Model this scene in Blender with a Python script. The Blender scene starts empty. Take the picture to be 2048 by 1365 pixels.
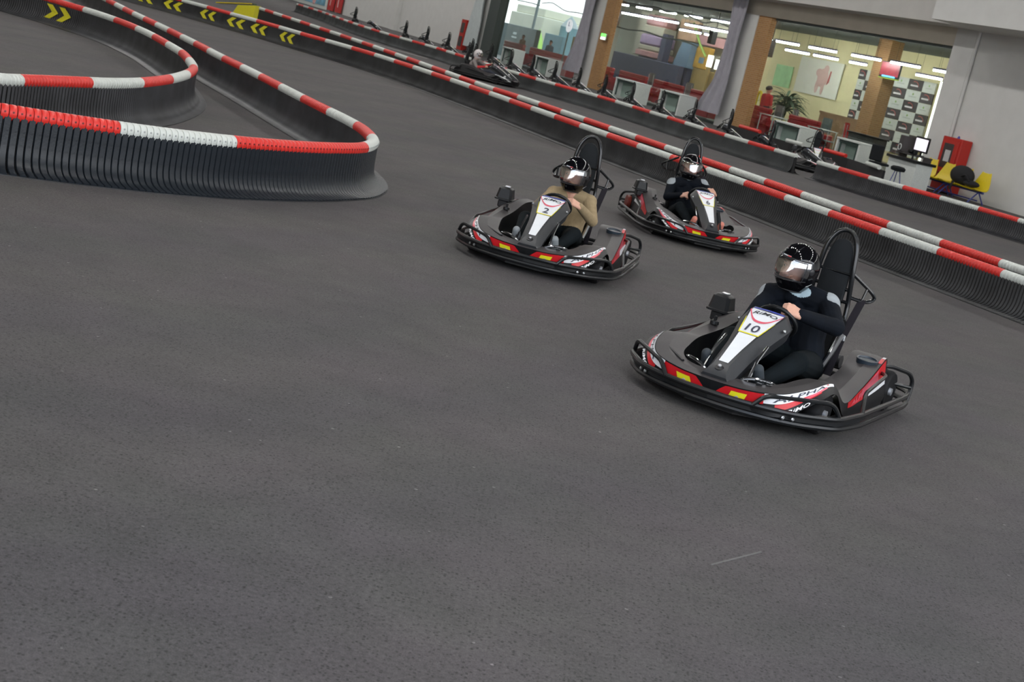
import bpy, bmesh, math, random
import numpy as np
from mathutils import Vector, Matrix
random.seed(7)
SC = bpy.context.scene
COL = SC.collection
R = math.radians
# ------------------------------------------------------------------ camera
CAM_H = 1.8312
def setup_camera():
    cd = bpy.data.cameras.new('camera'); co = bpy.data.objects.new('camera', cd); COL.objects.link(co)
    pitch, roll = R(11.148), R(13.4076)
    fw = Vector((0, math.cos(pitch), -math.sin(pitch))); r0 = Vector((1, 0, 0)); u0 = r0.cross(fw)
    r = math.cos(roll)*r0 + math.sin(roll)*u0
    u = -math.sin(roll)*r0 + math.cos(roll)*u0
    m = Matrix((r, u, -fw)).transposed().to_4x4(); m.translation = (0, 0, CAM_H)
    co.matrix_world = m
    cd.sensor_fit = 'HORIZONTAL'; cd.sensor_width = 36.0
    cd.lens = 3094.19*36/2048
    cd.clip_end = 600
    cd.dof.use_dof = True; cd.dof.focus_distance = 9.0; cd.dof.aperture_fstop = 8.0
    SC.camera = co
setup_camera()
# ------------------------------------------------------------------ sky, exposure
SC.view_settings.view_transform = 'Standard'
try: SC.view_settings.look = 'None'
except Exception: pass
SC.view_settings.gamma = 1.0
SC.view_settings.use_curve_mapping = False
SC.view_settings.exposure = 1.05
def setup_world():
    w = bpy.data.worlds.new('overcast_sky'); SC.world = w; w.use_nodes = True
    nt = w.node_tree; nt.nodes.clear()
    out = nt.nodes.new('ShaderNodeOutputWorld'); bg = nt.nodes.new('ShaderNodeBackground')
    tc = nt.nodes.new('ShaderNodeTexCoord'); sp = nt.nodes.new('ShaderNodeSeparateXYZ')
    cr = nt.nodes.new('ShaderNodeValToRGB'); cr.color_ramp.elements[0].position = 0.0
    cr.color_ramp.elements[0].color = (0.92, 0.95, 1.0, 1); cr.color_ramp.elements[1].position = 0.7
    cr.color_ramp.elements[1].color = (0.42, 0.62, 0.95, 1)
    nz = nt.nodes.new('ShaderNodeTexNoise'); nz.inputs['Scale'].default_value = 2.2; nz.inputs['Detail'].default_value = 4
    cr2 = nt.nodes.new('ShaderNodeValToRGB'); cr2.color_ramp.elements[0].position = 0.42; cr2.color_ramp.elements[1].position = 0.62
    mx = nt.nodes.new('ShaderNodeMixRGB'); mx.inputs[2].default_value = (1.0, 1.0, 1.0, 1)
    nt.links.new(tc.outputs['Generated'], sp.inputs[0]); nt.links.new(sp.outputs['Z'], cr.inputs[0])
    nt.links.new(tc.outputs['Generated'], nz.inputs['Vector']); nt.links.new(nz.outputs['Fac'], cr2.inputs[0])
    nt.links.new(cr2.outputs[0], mx.inputs[0]); nt.links.new(cr.outputs[0], mx.inputs[1])
    nt.links.new(mx.outputs[0], bg.inputs['Color']); bg.inputs['Strength'].default_value = WORLD_STRENGTH
    nt.links.new(bg.outputs[0], out.inputs[0])
WORLD_STRENGTH = 1.7
LAMP_STRENGTH = 85.0
setup_world()

# ------------------------------------------------------------------ materials
MATS = {}
def mat(name, col, rough=0.6, metal=0.0, var=0.06, scale=25.0, bump=0.0, bscale=None, spec=0.5, emit=None, coat=0.0):
    if name in MATS: return MATS[name]
    m = bpy.data.materials.new(name); m.use_nodes = True; nt = m.node_tree
    b = nt.nodes['Principled BSDF']
    b.inputs['Roughness'].default_value = rough; b.inputs['Metallic'].default_value = metal
    b.inputs['Specular IOR Level'].default_value = spec
    if coat: b.inputs['Coat Weight'].default_value = coat; b.inputs['Coat Roughness'].default_value = 0.05
    tc = nt.nodes.new('ShaderNodeTexCoord'); nz = nt.nodes.new('ShaderNodeTexNoise')
    nz.inputs['Scale'].default_value = scale; nz.inputs['Detail'].default_value = 3
    nt.links.new(tc.outputs['Object'], nz.inputs['Vector'])
    cr = nt.nodes.new('ShaderNodeValToRGB')
    a, c = 1-var, 1+var
    cr.color_ramp.elements[0].position = .3; cr.color_ramp.elements[1].position = .7
    cr.color_ramp.elements[0].color = (*[min(1, x*a) for x in col], 1)
    cr.color_ramp.elements[1].color = (*[min(1, x*c) for x in col], 1)
    nt.links.new(nz.outputs['Fac'], cr.inputs[0]); nt.links.new(cr.outputs[0], b.inputs['Base Color'])
    if bump:
        n2 = nt.nodes.new('ShaderNodeTexNoise'); n2.inputs['Scale'].default_value = bscale or scale*4
        nt.links.new(tc.outputs['Object'], n2.inputs['Vector'])
        bp = nt.nodes.new('ShaderNodeBump'); bp.inputs['Strength'].default_value = bump; bp.inputs['Distance'].default_value = 0.01
        nt.links.new(n2.outputs['Fac'], bp.inputs['Height']); nt.links.new(bp.outputs[0], b.inputs['Normal'])
    if emit:
        b.inputs['Emission Color'].default_value = (*col, 1); b.inputs['Emission Strength'].default_value = emit
    MATS[name] = m
    return m

def mat_asphalt():
    m = bpy.data.materials.new('asphalt'); m.use_nodes = True; nt = m.node_tree; b = nt.nodes['Principled BSDF']
    tc = nt.nodes.new('ShaderNodeTexCoord')
    def noise(scale, detail=4, rough=.6):
        n = nt.nodes.new('ShaderNodeTexNoise'); n.inputs['Scale'].default_value = scale; n.inputs['Detail'].default_value = detail
        n.inputs['Roughness'].default_value = rough; nt.links.new(tc.outputs['Object'], n.inputs['Vector']); return n
    def ramp(src, p0, c0, p1, c1):
        r = nt.nodes.new('ShaderNodeValToRGB'); e = r.color_ramp.elements
        e[0].position = p0; e[0].color = (*c0, 1); e[1].position = p1; e[1].color = (*c1, 1)
        nt.links.new(src, r.inputs[0]); return r
    big = noise(.35, 5); mid = noise(3.5, 5); fine = noise(55, 6, .75); grain = noise(210, 3, .8)
    base = ramp(big.outputs['Fac'], .3, (.064, .0605, .0615), .72, (.086, .0805, .079))
    midr = ramp(mid.outputs['Fac'], .25, (.82, .82, .82), .75, (1.12, 1.12, 1.12))
    finer = ramp(fine.outputs['Fac'], .25, (.45, .45, .45), .75, (1.5, 1.5, 1.5))
    grr = ramp(grain.outputs['Fac'], .3, (.5, .5, .5), .7, (1.55, 1.55, 1.55))
    def mul(a, bb):
        x = nt.nodes.new('ShaderNodeMixRGB'); x.blend_type = 'MULTIPLY'; x.inputs[0].default_value = 1
        nt.links.new(a, x.inputs[1]); nt.links.new(bb, x.inputs[2]); return x.outputs[0]
    c = mul(mul(mul(base.outputs[0], midr.outputs[0]), finer.outputs[0]), grr.outputs[0])
    # pale scuffs left by tyres
    wv = nt.nodes.new('ShaderNodeTexWave'); wv.inputs['Scale'].default_value = .22; wv.inputs['Distortion'].default_value = 9; wv.inputs['Detail'].default_value = 3
    mp = nt.nodes.new('ShaderNodeMapping'); mp.inputs['Rotation'].default_value = (0, 0, R(30)); nt.links.new(tc.outputs['Object'], mp.inputs[0]); nt.links.new(mp.outputs[0], wv.inputs['Vector'])
    sc = ramp(wv.outputs['Fac'], .0, (.94, .94, .95), .9, (1.07, 1.05, 1.03))
    c = mul(c, sc.outputs[0])
    def specks(scale, keep, size, factor):
        vo = nt.nodes.new('ShaderNodeTexVoronoi'); vo.inputs['Scale'].default_value = scale; nt.links.new(tc.outputs['Object'], vo.inputs['Vector'])
        sx = nt.nodes.new('ShaderNodeSeparateColor'); nt.links.new(vo.outputs['Color'], sx.inputs[0])
        lt = nt.nodes.new('ShaderNodeMath'); lt.operation = 'LESS_THAN'; lt.inputs[1].default_value = keep; nt.links.new(sx.outputs[0], lt.inputs[0])
        ld = nt.nodes.new('ShaderNodeMath'); ld.operation = 'LESS_THAN'; ld.inputs[1].default_value = size; nt.links.new(vo.outputs['Distance'], ld.inputs[0])
        m_ = nt.nodes.new('ShaderNodeMath'); m_.operation = 'MULTIPLY'; nt.links.new(lt.outputs[0], m_.inputs[0]); nt.links.new(ld.outputs[0], m_.inputs[1])
        r_ = ramp(m_.outputs[0], 0, (1, 1, 1), 1, (factor,)*3); return r_.outputs[0]
    c = mul(mul(c, specks(62, .13, .32, .45)), specks(75, .25, .36, .5))
    c = mul(c, specks(30, .007, .22, 2.6))
    hue = noise(.9, 3); hr = ramp(hue.outputs['Fac'], .35, (.96, 1.0, .97), .65, (1.02, .98, 1.04)); c = mul(c, hr.outputs[0])
    nt.links.new(c, b.inputs['Base Color']); b.inputs['Roughness'].default_value = .78
    b.inputs['Specular IOR Level'].default_value = .35
    bp = nt.nodes.new('ShaderNodeBump'); bp.inputs['Strength'].default_value = .55; bp.inputs['Distance'].default_value = .006
    nt.links.new(fine.outputs['Fac'], bp.inputs['Height']); nt.links.new(bp.outputs[0], b.inputs['Normal'])
    return m

def mat_glass(name, tint=(.9, .95, .93), refl=.08, rough=.0):
    m = bpy.data.materials.new(name); m.use_nodes = True; nt = m.node_tree; nt.nodes.clear()
    o = nt.nodes.new('ShaderNodeOutputMaterial'); t = nt.nodes.new('ShaderNodeBsdfTransparent'); g = nt.nodes.new('ShaderNodeBsdfGlossy')
    t.inputs[0].default_value = (*tint, 1); g.inputs['Roughness'].default_value = rough
    lw = nt.nodes.new('ShaderNodeLayerWeight'); lw.inputs['Blend'].default_value = .5
    f = nt.nodes.new('ShaderNodeMath'); f.operation = 'POWER'; f.inputs[1].default_value = 4.0; nt.links.new(lw.outputs['Facing'], f.inputs[0])
    ad = nt.nodes.new('ShaderNodeMath'); ad.operation = 'ADD'; ad.use_clamp = True; ad.inputs[1].default_value = refl
    mx = nt.nodes.new('ShaderNodeMixShader'); nt.links.new(f.outputs[0], ad.inputs[0]); nt.links.new(ad.outputs[0], mx.inputs[0])
    nt.links.new(t.outputs[0], mx.inputs[1]); nt.links.new(g.outputs[0], mx.inputs[2]); nt.links.new(mx.outputs[0], o.inputs[0])
    MATS[name] = m
    return m

def mat_brick(name, c1, c2, mortar, scale=1.0):
    m = bpy.data.materials.new(name); m.use_nodes = True; nt = m.node_tree; b = nt.nodes['Principled BSDF']
    tc = nt.nodes.new('ShaderNodeTexCoord'); sp = nt.nodes.new('ShaderNodeSeparateXYZ'); cb = nt.nodes.new('ShaderNodeCombineXYZ')
    ad = nt.nodes.new('ShaderNodeMath'); ad.operation = 'ADD'
    nt.links.new(tc.outputs['Object'], sp.inputs[0]); nt.links.new(sp.outputs['X'], ad.inputs[0]); nt.links.new(sp.outputs['Y'], ad.inputs[1])
    nt.links.new(ad.outputs[0], cb.inputs['X']); nt.links.new(sp.outputs['Z'], cb.inputs['Y'])
    bk = nt.nodes.new('ShaderNodeTexBrick'); bk.inputs['Scale'].default_value = scale
    bk.inputs['Color1'].default_value = (*c1, 1); bk.inputs['Color2'].default_value = (*c2, 1); bk.inputs['Mortar'].default_value = (*mortar, 1)
    bk.inputs['Mortar Size'].default_value = .008; bk.inputs['Brick Width'].default_value = .22; bk.inputs['Row Height'].default_value = .075
    nt.links.new(cb.outputs[0], bk.inputs['Vector']); nt.links.new(bk.outputs['Color'], b.inputs['Base Color'])
    bp = nt.nodes.new('ShaderNodeBump'); bp.inputs['Strength'].default_value = .4; bp.inputs['Distance'].default_value = .005
    nt.links.new(bk.outputs['Fac'], bp.inputs['Height']); nt.links.new(bp.outputs[0], b.inputs['Normal']); b.inputs['Roughness'].default_value = .85
    MATS[name] = m
    return m

M_ASPH = mat_asphalt()
mat('red_plastic', (.66, .030, .022), .42, var=.07, scale=6)
mat('white_plastic', (.60, .63, .59), .45, var=.06, scale=8)
mat('rubber_slat', (.011, .015, .020), .38, var=.2, scale=14, bump=.1, spec=.4)
mat('skirt_dusty', (.030, .031, .032), .6, var=.55, scale=2.2)
mat('skirt_pale', (.050, .054, .055), .6, var=.45, scale=1.6)
mat('rubber_skirt', (.036, .037, .040), .5, var=.35, scale=3.0)
mat('rubber_core', (.010, .010, .011), .7)
mat('bolt_dark', (.12, .01, .01), .5)
mat('bolt_grey', (.35, .37, .36), .5)
mat('chevron_yellow', (.72, .66, .02), .55, var=.08)
mat('black_tube', (.006, .007, .008), .18, var=.1, spec=.6)
mat('bumper_black', (.006, .007, .008), .34, var=.25, scale=40)
mat('kart_plastic', (.040, .036, .037), .46, var=.08, scale=30)
mat('kart_console', (.026, .028, .031), .40, var=.06, spec=.4)
mat('black_plastic', (.007, .008, .009), .42, var=.12, spec=.35)
mat('tyre', (.007, .007, .008), .7, var=.15, spec=.3)
mat('chrome', (.78, .80, .82), .12, metal=1.0, var=.03)
mat('alu', (.62, .64, .66), .32, metal=1.0, var=.05)
mat('seat_black', (.005, .006, .007), .38, var=.1, spec=.35)
mat('pad_black', (.010, .012, .014), .75, var=.1, spec=.25)
mat('belt', (.012, .010, .014), .75, spec=.25)
mat('cup_dark', (.02, .03, .042), .3)
mat('stk_white', (.78, .80, .82), .28, var=.02)
mat('stk_red', (.56, .012, .018), .3, var=.04)
mat('stk_pink', (.72, .12, .17), .3, var=.04)
mat('stk_yellow', (.78, .72, .02), .35, var=.03)
mat('stk_dark', (.045, .05, .075), .4, var=.05)
mat('stk_black', (.012, .012, .016), .4)
mat('stk_blue', (.05, .07, .35), .4)
mat('stk_grey', (.42, .43, .47), .4)
mat('engine', (.06, .06, .062), .45, metal=.5)
mat('wheel_rim', (.55, .57, .6), .3, metal=.6, var=.05)
mat('brake_red', (.16, .03, .02), .4)
# ------------------------------------------------------------------ mesh helpers
class MB:
    def __init__(s): s.v = []; s.f = []; s.m = []
    def add(s, vs, fs, mi=0):
        o = len(s.v); s.v += [tuple(p) for p in vs]; s.f += [tuple(i+o for i in f) for f in fs]; s.m += [mi]*len(fs); return s
    def box(s, x0, x1, y0, y1, z0, z1, mi=0):
        v = [(x0,y0,z0),(x1,y0,z0),(x1,y1,z0),(x0,y1,z0),(x0,y0,z1),(x1,y0,z1),(x1,y1,z1),(x0,y1,z1)]
        return s.add(v, [(0,3,2,1),(4,5,6,7),(0,1,5,4),(1,2,6,5),(2,3,7,6),(3,0,4,7)], mi)
    def bbox(s, x0, x1, y0, y1, z0, z1, b=.01, mi=0):          # box with chamfered vertical and top edges
        def ring(x0, x1, y0, y1, z, c): return [(x0+c,y0,z),(x1-c,y0,z),(x1,y0+c,z),(x1,y1-c,z),(x1-c,y1,z),(x0+c,y1,z),(x0,y1-c,z),(x0,y0+c,z)]
        rs = [ring(x0+b,x1-b,y0+b,y1-b,z0,b*.5), ring(x0,x1,y0,y1,z0+b,b), ring(x0,x1,y0,y1,z1-b,b), ring(x0+b,x1-b,y0+b,y1-b,z1,b*.5)]
        return s.loft(rs, mi)
    def loft(s, rings, mi=0, caps=True, closed=True):
        n = len(rings[0]); v = [p for r in rings for p in r]; f = []
        for i in range(len(rings)-1):
            for j in range(n if closed else n-1):
                k = (j+1) % n
                f.append((i*n+j, i*n+k, (i+1)*n+k, (i+1)*n+j))
        if caps:
            f.append(tuple(range(n-1, -1, -1))); f.append(tuple((len(rings)-1)*n+j for j in range(n)))
        return s.add(v, f, mi)
    def tube(s, path, r, n=8, mi=0, closed=False, caps=True):
        P = [Vector(p) for p in path]; N = len(P); rings = []
        up = None
        rr = r if isinstance(r, (list, tuple)) else [r]*N
        for i in range(N):
            if closed: t = (P[(i+1) % N]-P[i-1])
            else: t = P[min(i+1, N-1)]-P[max(i-1, 0)]
            t = t.normalized()
            if up is None:
                a = Vector((0, 0, 1)) if abs(t.z) < .9 else Vector((1, 0, 0))
                up = (a - t*a.dot(t)).normalized()
            else:
                up = up - t*up.dot(t)
                up = up.normalized() if up.length > 1e-6 else Vector((1, 0, 0))
            sd = t.cross(up)
            rings.append([P[i] + (up*math.cos(2*math.pi*k/n) + sd*math.sin(2*math.pi*k/n))*rr[i] for k in range(n)])
        if closed: rings.append(rings[0])
        return s.loft(rings, mi, caps=(caps and not closed))
    def lathe(s, prof, n=16, o=(0,0,0), ax=(0,0,1), mi=0, caps=True):
        ax = Vector(ax).normalized(); a = Vector((1,0,0)) if abs(ax.x) < .9 else Vector((0,1,0))
        u = (a-ax*a.dot(ax)).normalized(); w = ax.cross(u); o = Vector(o)
        rings = [[o+ax*h+(u*math.cos(2*math.pi*k/n)+w*math.sin(2*math.pi*k/n))*max(r, 1e-4) for k in range(n)] for r, h in prof]
        return s.loft(rings, mi, caps)
    def prism(s, pts, z0, z1, mi=0):
        return s.loft([[(x, y, z0) for x, y in pts], [(x, y, z1) for x, y in pts]], mi)
    def slab(s, pts, d, mi=0):                                 # planar polygon (3D) thickened along vector d
        d = Vector(d); return s.loft([[Vector(p) for p in pts], [Vector(p)+d for p in pts]], mi)
    def grid(s, fn, nu, nv, mi=0):
        v = [fn(i/nu, j/nv) for i in range(nu+1) for j in range(nv+1)]
        f = [(i*(nv+1)+j, (i+1)*(nv+1)+j, (i+1)*(nv+1)+j+1, i*(nv+1)+j+1) for i in range(nu) for j in range(nv)]
        return s.add(v, f, mi)
    def sphere(s, c, r, nu=12, nv=8, mi=0):
        c = Vector(c); rx, ry, rz = r if isinstance(r, (tuple, list)) else (r, r, r)
        pr = []
        for j in range(nv+1):
            a = math.pi*j/nv; pr.append([c+Vector((rx*max(math.sin(a),1e-3)*math.cos(2*math.pi*k/nu), ry*max(math.sin(a),1e-3)*math.sin(2*math.pi*k/nu), -rz*math.cos(a))) for k in range(nu)])
        return s.loft(pr, mi)
    def xform(s, M):
        s.v = [tuple(M @ Vector(p)) for p in s.v]; return s
    def mesh(s, name, mats, smooth=True):
        me = bpy.data.meshes.new(name); me.from_pydata([tuple(p) for p in s.v], [], s.f)
        for m in ([mats] if isinstance(mats, str) else mats): me.materials.append(MATS[m])
        if len(me.materials) > 1: me.polygons.foreach_set('material_index', s.m)
        bm = bmesh.new(); bm.from_mesh(me); bmesh.ops.recalc_face_normals(bm, faces=bm.faces); bm.to_mesh(me); bm.free()
        if smooth:
            me.polygons.foreach_set('use_smooth', [True]*len(me.polygons))
            try: me.set_sharp_from_angle(angle=R(38))
            except Exception: pass
        me.update(); return me
    def build(s, name, mats, parent=None, smooth=True, loc=None, rotz=None):
        return link(name, s.mesh(name, mats, smooth), parent, loc, rotz)
def link(name, me, parent=None, loc=None, rotz=None):
    o = bpy.data.objects.new(name, me); COL.objects.link(o)
    if parent: o.parent = parent
    if loc is not None: o.location = loc
    if rotz is not None: o.rotation_euler = (0, 0, rotz)
    return o
def tag(o, label, cat, group=None, kind=None):
    if label: o['label'] = label
    if cat: o['category'] = cat
    if group: o['group'] = group
    if kind: o['kind'] = kind
    return o
def thing(name, label, cat, loc=(0,0,0), rotz=0, group=None):
    o = bpy.data.objects.new(name, None); COL.objects.link(o); o.empty_display_size = .2
    o.location = loc; o.rotation_euler = (0, 0, rotz)
    return tag(o, label, cat, group)
def copy_tree(o, parent=None):
    c = o.copy(); COL.objects.link(c); c.parent = parent
    for ch in list(o.children): copy_tree(ch, c)
    return c
def catmull(P, t):
    n = len(P)-1; t = max(0, min(n-1e-6, t)); i = int(t); a = t-i
    p0, p1, p2, p3 = P[max(i-1, 0)], P[i], P[i+1], P[min(i+2, n)]
    return tuple(.5*(2*p1[k]+(p2[k]-p0[k])*a+(2*p0[k]-5*p1[k]+4*p2[k]-p3[k])*a*a+(3*p1[k]-p0[k]-3*p2[k]+p3[k])*a**3) for k in range(len(p1)))
def smooth_path(P, per=6):
    return [Vector(catmull(P, i/per)) for i in range((len(P)-1)*per)] + [Vector(P[-1])]
# rounded polyline: cuts each corner with a small arc
def rounded(P, rad=.04, n=4, closed=False):
    P = [Vector(p) for p in P]; out = []; N = len(P)
    for i in range(N):
        if not closed and i in (0, N-1): out.append(P[i]); continue
        a, b, c = P[i-1], P[i], P[(i+1) % N]
        d1 = min(rad, (a-b).length*.45); d2 = min(rad, (c-b).length*.45)
        q0 = b+(a-b).normalized()*d1; q2 = b+(c-b).normalized()*d2
        for k in range(n+1):
            t = k/n; out.append(q0*(1-t)**2+b*2*t*(1-t)+q2*t*t)
    return out
# text as flat mesh data: verts in units of cap height, baseline at 0
TXT = {}
def text_data(s, shear=0.0, bold=0.0, space=1.0):
    key = (s, shear, bold, space)
    if key in TXT: return TXT[key]
    cu = bpy.data.curves.new('txt', 'FONT'); cu.body = s; cu.shear = shear; cu.offset = bold; cu.space_character = space
    cu.resolution_u = 3; cu.fill_mode = 'FRONT'
    ob = bpy.data.objects.new('txt', cu); COL.objects.link(ob)
    dg = bpy.context.evaluated_depsgraph_get(); ev = ob.evaluated_get(dg); me = ev.to_mesh()
    v = [tuple(x.co[:2]) for x in me.vertices]; f = [tuple(p.vertices) for p in me.polygons]
    ev.to_mesh_clear(); bpy.data.objects.remove(ob); bpy.data.curves.remove(cu)
    xs = [p[0] for p in v] or [0, 1]; ys = [p[1] for p in v] or [0, 1]
    x0, x1, y0, y1 = min(xs), max(xs), min(ys), max(ys)
    v = [((x-x0)/(x1-x0), (y-y0)/(y1-y0)) for x, y in v]
    TXT[key] = (v, f, (x1-x0)/(y1-y0)); return TXT[key]
def add_text(mb, s, fn, mi=0, **kw):                           # fn maps (u 0..1, w 0..1) to a 3D point
    v, f, _ = text_data(s, **kw); mb.add([fn(*p) for p in v], f, mi)
# ------------------------------------------------------------------ hall frame: s runs along the glazed wall, n into the wall
TH = R(25.0)
SD = Vector((-math.sin(TH), math.cos(TH), 0)); ND = Vector((math.cos(TH), math.sin(TH), 0)); W0 = Vector((13.083, 45.800, 0))
WROT = R(-65.0)                                                # local x = -s, local y = n
def W(s, n, z=0.0): return W0+SD*s+ND*n+Vector((0, 0, z))
def wallthing(name, label, cat, s, n, z=0.0, rot=0.0, group=None): return thing(name, label, cat, W(s, n, z), WROT+rot, group)
# ------------------------------------------------------------------ structure of the hall
mat('wall_white', (.62, .62, .60), .8, var=.03, scale=2)
mat('wall_cream', (.52, .49, .42), .8, var=.04, scale=2)
mat('beam_beige', (.60, .55, .46), .85, var=.05, scale=1.5)
mat('bulkhead', (.60, .585, .555), .8, var=.04, scale=1.5)
mat('ceiling_dark', (.10, .10, .105), .9)
mat('lamp_emit', (1.0, .98, .95), .5, emit=LAMP_STRENGTH, var=0)
mat('lamp_body', (.25, .25, .26), .5)
mat('cafe_wall', (.80, .73, .42), .8, var=.04, scale=1.2)
mat('cafe_ceiling', (.10, .12, .11), .9)
mat('cafe_floor', (.20, .18, .16), .5)
mat('led_tube', (1.0, .97, .96), .5, emit=30.0, var=0)
mat('led_housing', (.25, .26, .42), .5)
mat('strip_light', (1.0, .98, .88), .5, emit=2.2, var=0)
mat('dark_steel', (.05, .065, .06), .5)
mat_brick('brick', (.42, .22, .085), (.35, .175, .065), (.42, .30, .17))
mat_glass('window_glass', (.88, .93, .90), .05)
def struct(name, mb, mats, s=0, n=0, smooth=False):
    o = mb.build(name, mats, None, smooth, W(s, n), WROT); o['kind'] = 'structure'; return o
def sbox(mb, s0, s1, n0, n1, z0, z1, mi=0): return mb.box(-max(s0, s1), -min(s0, s1), n0, n1, z0, z1, mi)
fl = MB(); fl.add([(-90, -25, 0), (90, -25, 0), (90, 170, 0), (-90, 170, 0)], [(0, 1, 2, 3)])
o = link('floor', None); bpy.data.objects.remove(o)
me = bpy.data.meshes.new('floor'); me.from_pydata(fl.v, [], fl.f); me.materials.append(M_ASPH)
o = link('floor', me); o['kind'] = 'structure'
# shop floor behind the glass
struct('floor_cafe', sbox(MB(), 3.4, 60, .45, 24, -.05, .03), 'cafe_floor')
struct('ceiling', sbox(MB(), -39, 92, -46, .4, 9.0, 9.3), 'ceiling_dark')
# glazed wall: solid runs, beam, piers
w = MB()
sbox(w, -46, 4.25, 0, .4, 0, 9); sbox(w, 45.4, 92, 0, .4, 0, 9)
struct('wall_right', w, 'wall_white')
struct('wall_left', sbox(MB(), -39, 92, -46.4, -46, 0, 9.3), 'beam_beige'); struct('wall_far', sbox(MB(), 92, 92.4, -46, .4, 0, 9.3), 'beam_beige')
struct('wall_beam', sbox(MB(), 4.25, 45.4, 0, .4, 4.42, 9), 'beam_beige')
struct('wall_corner_pier', sbox(MB(), 3.2, 4.2, -.10, 0, 0, 5.4), 'wall_white')
struct('trim_pipe', MB().tube([(-3.15, -.07, 0), (-3.15, -.07, 4.95)], .05, 8), 'wall_white')
struct('wall_bulkhead', sbox(MB(), 3.1, 46, -1.0, 0, 4.97, 9), 'bulkhead')
bk = MB(); sbox(bk, -14, 3.1, -2.0, 0, 4.95, 9); struct('wall_bulkhead_box', bk, 'wall_white')
struct('wall_pilaster', sbox(MB(), 58.3, 59.3, -.25, 0, 0, 9), 'wall_white')
for i, (a, b, c) in enumerate(((15.1, 16.05, 17.35), (28.3, 29.4, 31.05))):
    struct('wall_brick_pier', sbox(MB(), a+.05, b, -.02, .22, 0, 4.42), 'brick')
    struct('wall_pier', sbox(MB(), b, c, -.05, .5, 0, 4.42), 'wall_white')
struct('wall_pier', sbox(MB(), 43.4, 45.4, -.05, .5, 0, 4.42), 'wall_white')
st = MB(); sbox(st, 41.9, 43.3, -.15, .35, 0, 4.42); struct('wall_dark_pier', st, 'dark_steel')
# windows: frame rails plus separate panes
def window(idx, s0, s1, n_panes):
    root = thing('window_%d' % idx, None, None, W(0, 0), WROT); root['kind'] = 'structure'
    f = MB(); sbox(f, s0, s1, .14, .26, 0, .10); sbox(f, s0, s1, .14, .26, 4.34, 4.42)
    f.build('window_frame', 'dark_steel', root, False)
    w = (s1-s0)/n_panes
    for k in range(n_panes):
        p = MB(); sbox(p, s0+k*w+.006, s0+(k+1)*w-.006, .194, .206, .10, 4.34); p.build('pane', 'window_glass', root, False)
window(1, 4.25, 15.1, 4); window(2, 17.35, 28.3, 4); window(3, 31.05, 41.9, 4)
struct('trim_light_strip', sbox(MB(), 4.68, 4.80, .28, .34, .6, 3.3), 'strip_light')
# cafe shell
c = MB(); sbox(c, 3.4, 29.2, 8.4, 8.7, 0, 4.7); struct('wall_cafe_back', c, 'cafe_wall')
c = MB(); sbox(c, 3.4, 3.7, .4, 8.4, 0, 4.7); struct('wall_cafe_side', c, 'cafe_wall')
c = MB(); sbox(c, 3.4, 50, .4, 10.1, 4.62, 4.8); struct('ceiling_cafe', c, 'cafe_ceiling')
# ceiling lamps in rows
lm = MB(); lm.lathe([(.02, .32), (.07, .30), (.11, .16), (.24, .02), (.25, 0)], 12, caps=True)
LAMP_ME = lm.mesh('lamp_housing', 'lamp_body')
le = MB(); le.add([(.2*math.cos(a*math.pi/4), .2*math.sin(a*math.pi/4), -.01) for a in range(8)], [tuple(range(7, -1, -1))])
LAMP_EM = le.mesh('lamp_disc', 'lamp_emit', False)
for n in (-6.5, -17, -27, -38):
    for k in range(46):
        s = -38+k*2.3 if k < 30 else 31+(k-30)*3.7
        t = thing('ceiling_lamp', 'round high-bay lamp hanging in a row under the dark hall ceiling', 'lamp', W(s, n, 8.3), 0, 'high-bay lamps under the hall ceiling')
        link('housing', LAMP_ME, t); link('light_disc', LAMP_EM, t)
        if (n, k) == (-6.5, 0):
            ROD = MB().tube([(0, 0, .3), (0, 0, .7)], .012, 6).mesh('hanging_rod', 'lamp_body')
        link('hanging_rod', ROD, t)
for k in range(14):  # extra unseen row, added to brighten the far white wall
    t = thing('ceiling_lamp', 'round high-bay lamp hanging in a row under the dark hall ceiling', 'lamp', W(42+k*3.6, -3.0, 8.3), 0, 'high-bay lamps under the hall ceiling')
    link('housing', LAMP_ME, t); link('light_disc', LAMP_EM, t); link('hanging_rod', ROD, t)
# ------------------------------------------------------------------ crash barriers
class Path:
    def __init__(s, pts, per=10):
        P = smooth_path([tuple(p) for p in pts], per); s.P = [Vector((p[0], p[1], 0)) for p in P]
        s.L = [0.0]
        for a, b in zip(s.P, s.P[1:]): s.L.append(s.L[-1]+(b-a).length)
        s.len = s.L[-1]
    def at(s, l):
        l = max(0, min(s.len-1e-6, l)); lo, hi = 0, len(s.L)-1
        while hi-lo > 1:
            m = (lo+hi)//2
            if s.L[m] <= l: lo = m
            else: hi = m
        a = (l-s.L[lo])/max(1e-9, s.L[hi]-s.L[lo]); return s.P[lo].lerp(s.P[hi], a)
    def tan(s, l):
        d = s.at(l+.06)-s.at(l-.06); return d.normalized()
    def frame(s, l):
        p = s.at(l); t = s.tan(l); return p, t, Vector((-t.y, t.x, 0))      # left normal
    def nearest(s, q):
        q = Vector((q[0], q[1], 0)); best = min(range(len(s.P)), key=lambda i: (s.P[i]-q).length); return s.L[best]
RZ, RR, PITCH = .42, .06, .0565
PROF = [(.043, .405), (.046, .30), (.050, .20), (.058, .145), (.073, .098), (.098, .060), (.132, .034), (.175, .018), (.235, .007)]     # offset outwards, height
def ring_pts(p, t, nrm, r, n, z=RZ):
    return [p+nrm*(r*math.cos(2*math.pi*k/n))+Vector((0, 0, z+r*math.sin(2*math.pi*k/n))) for k in range(n)]
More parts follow.
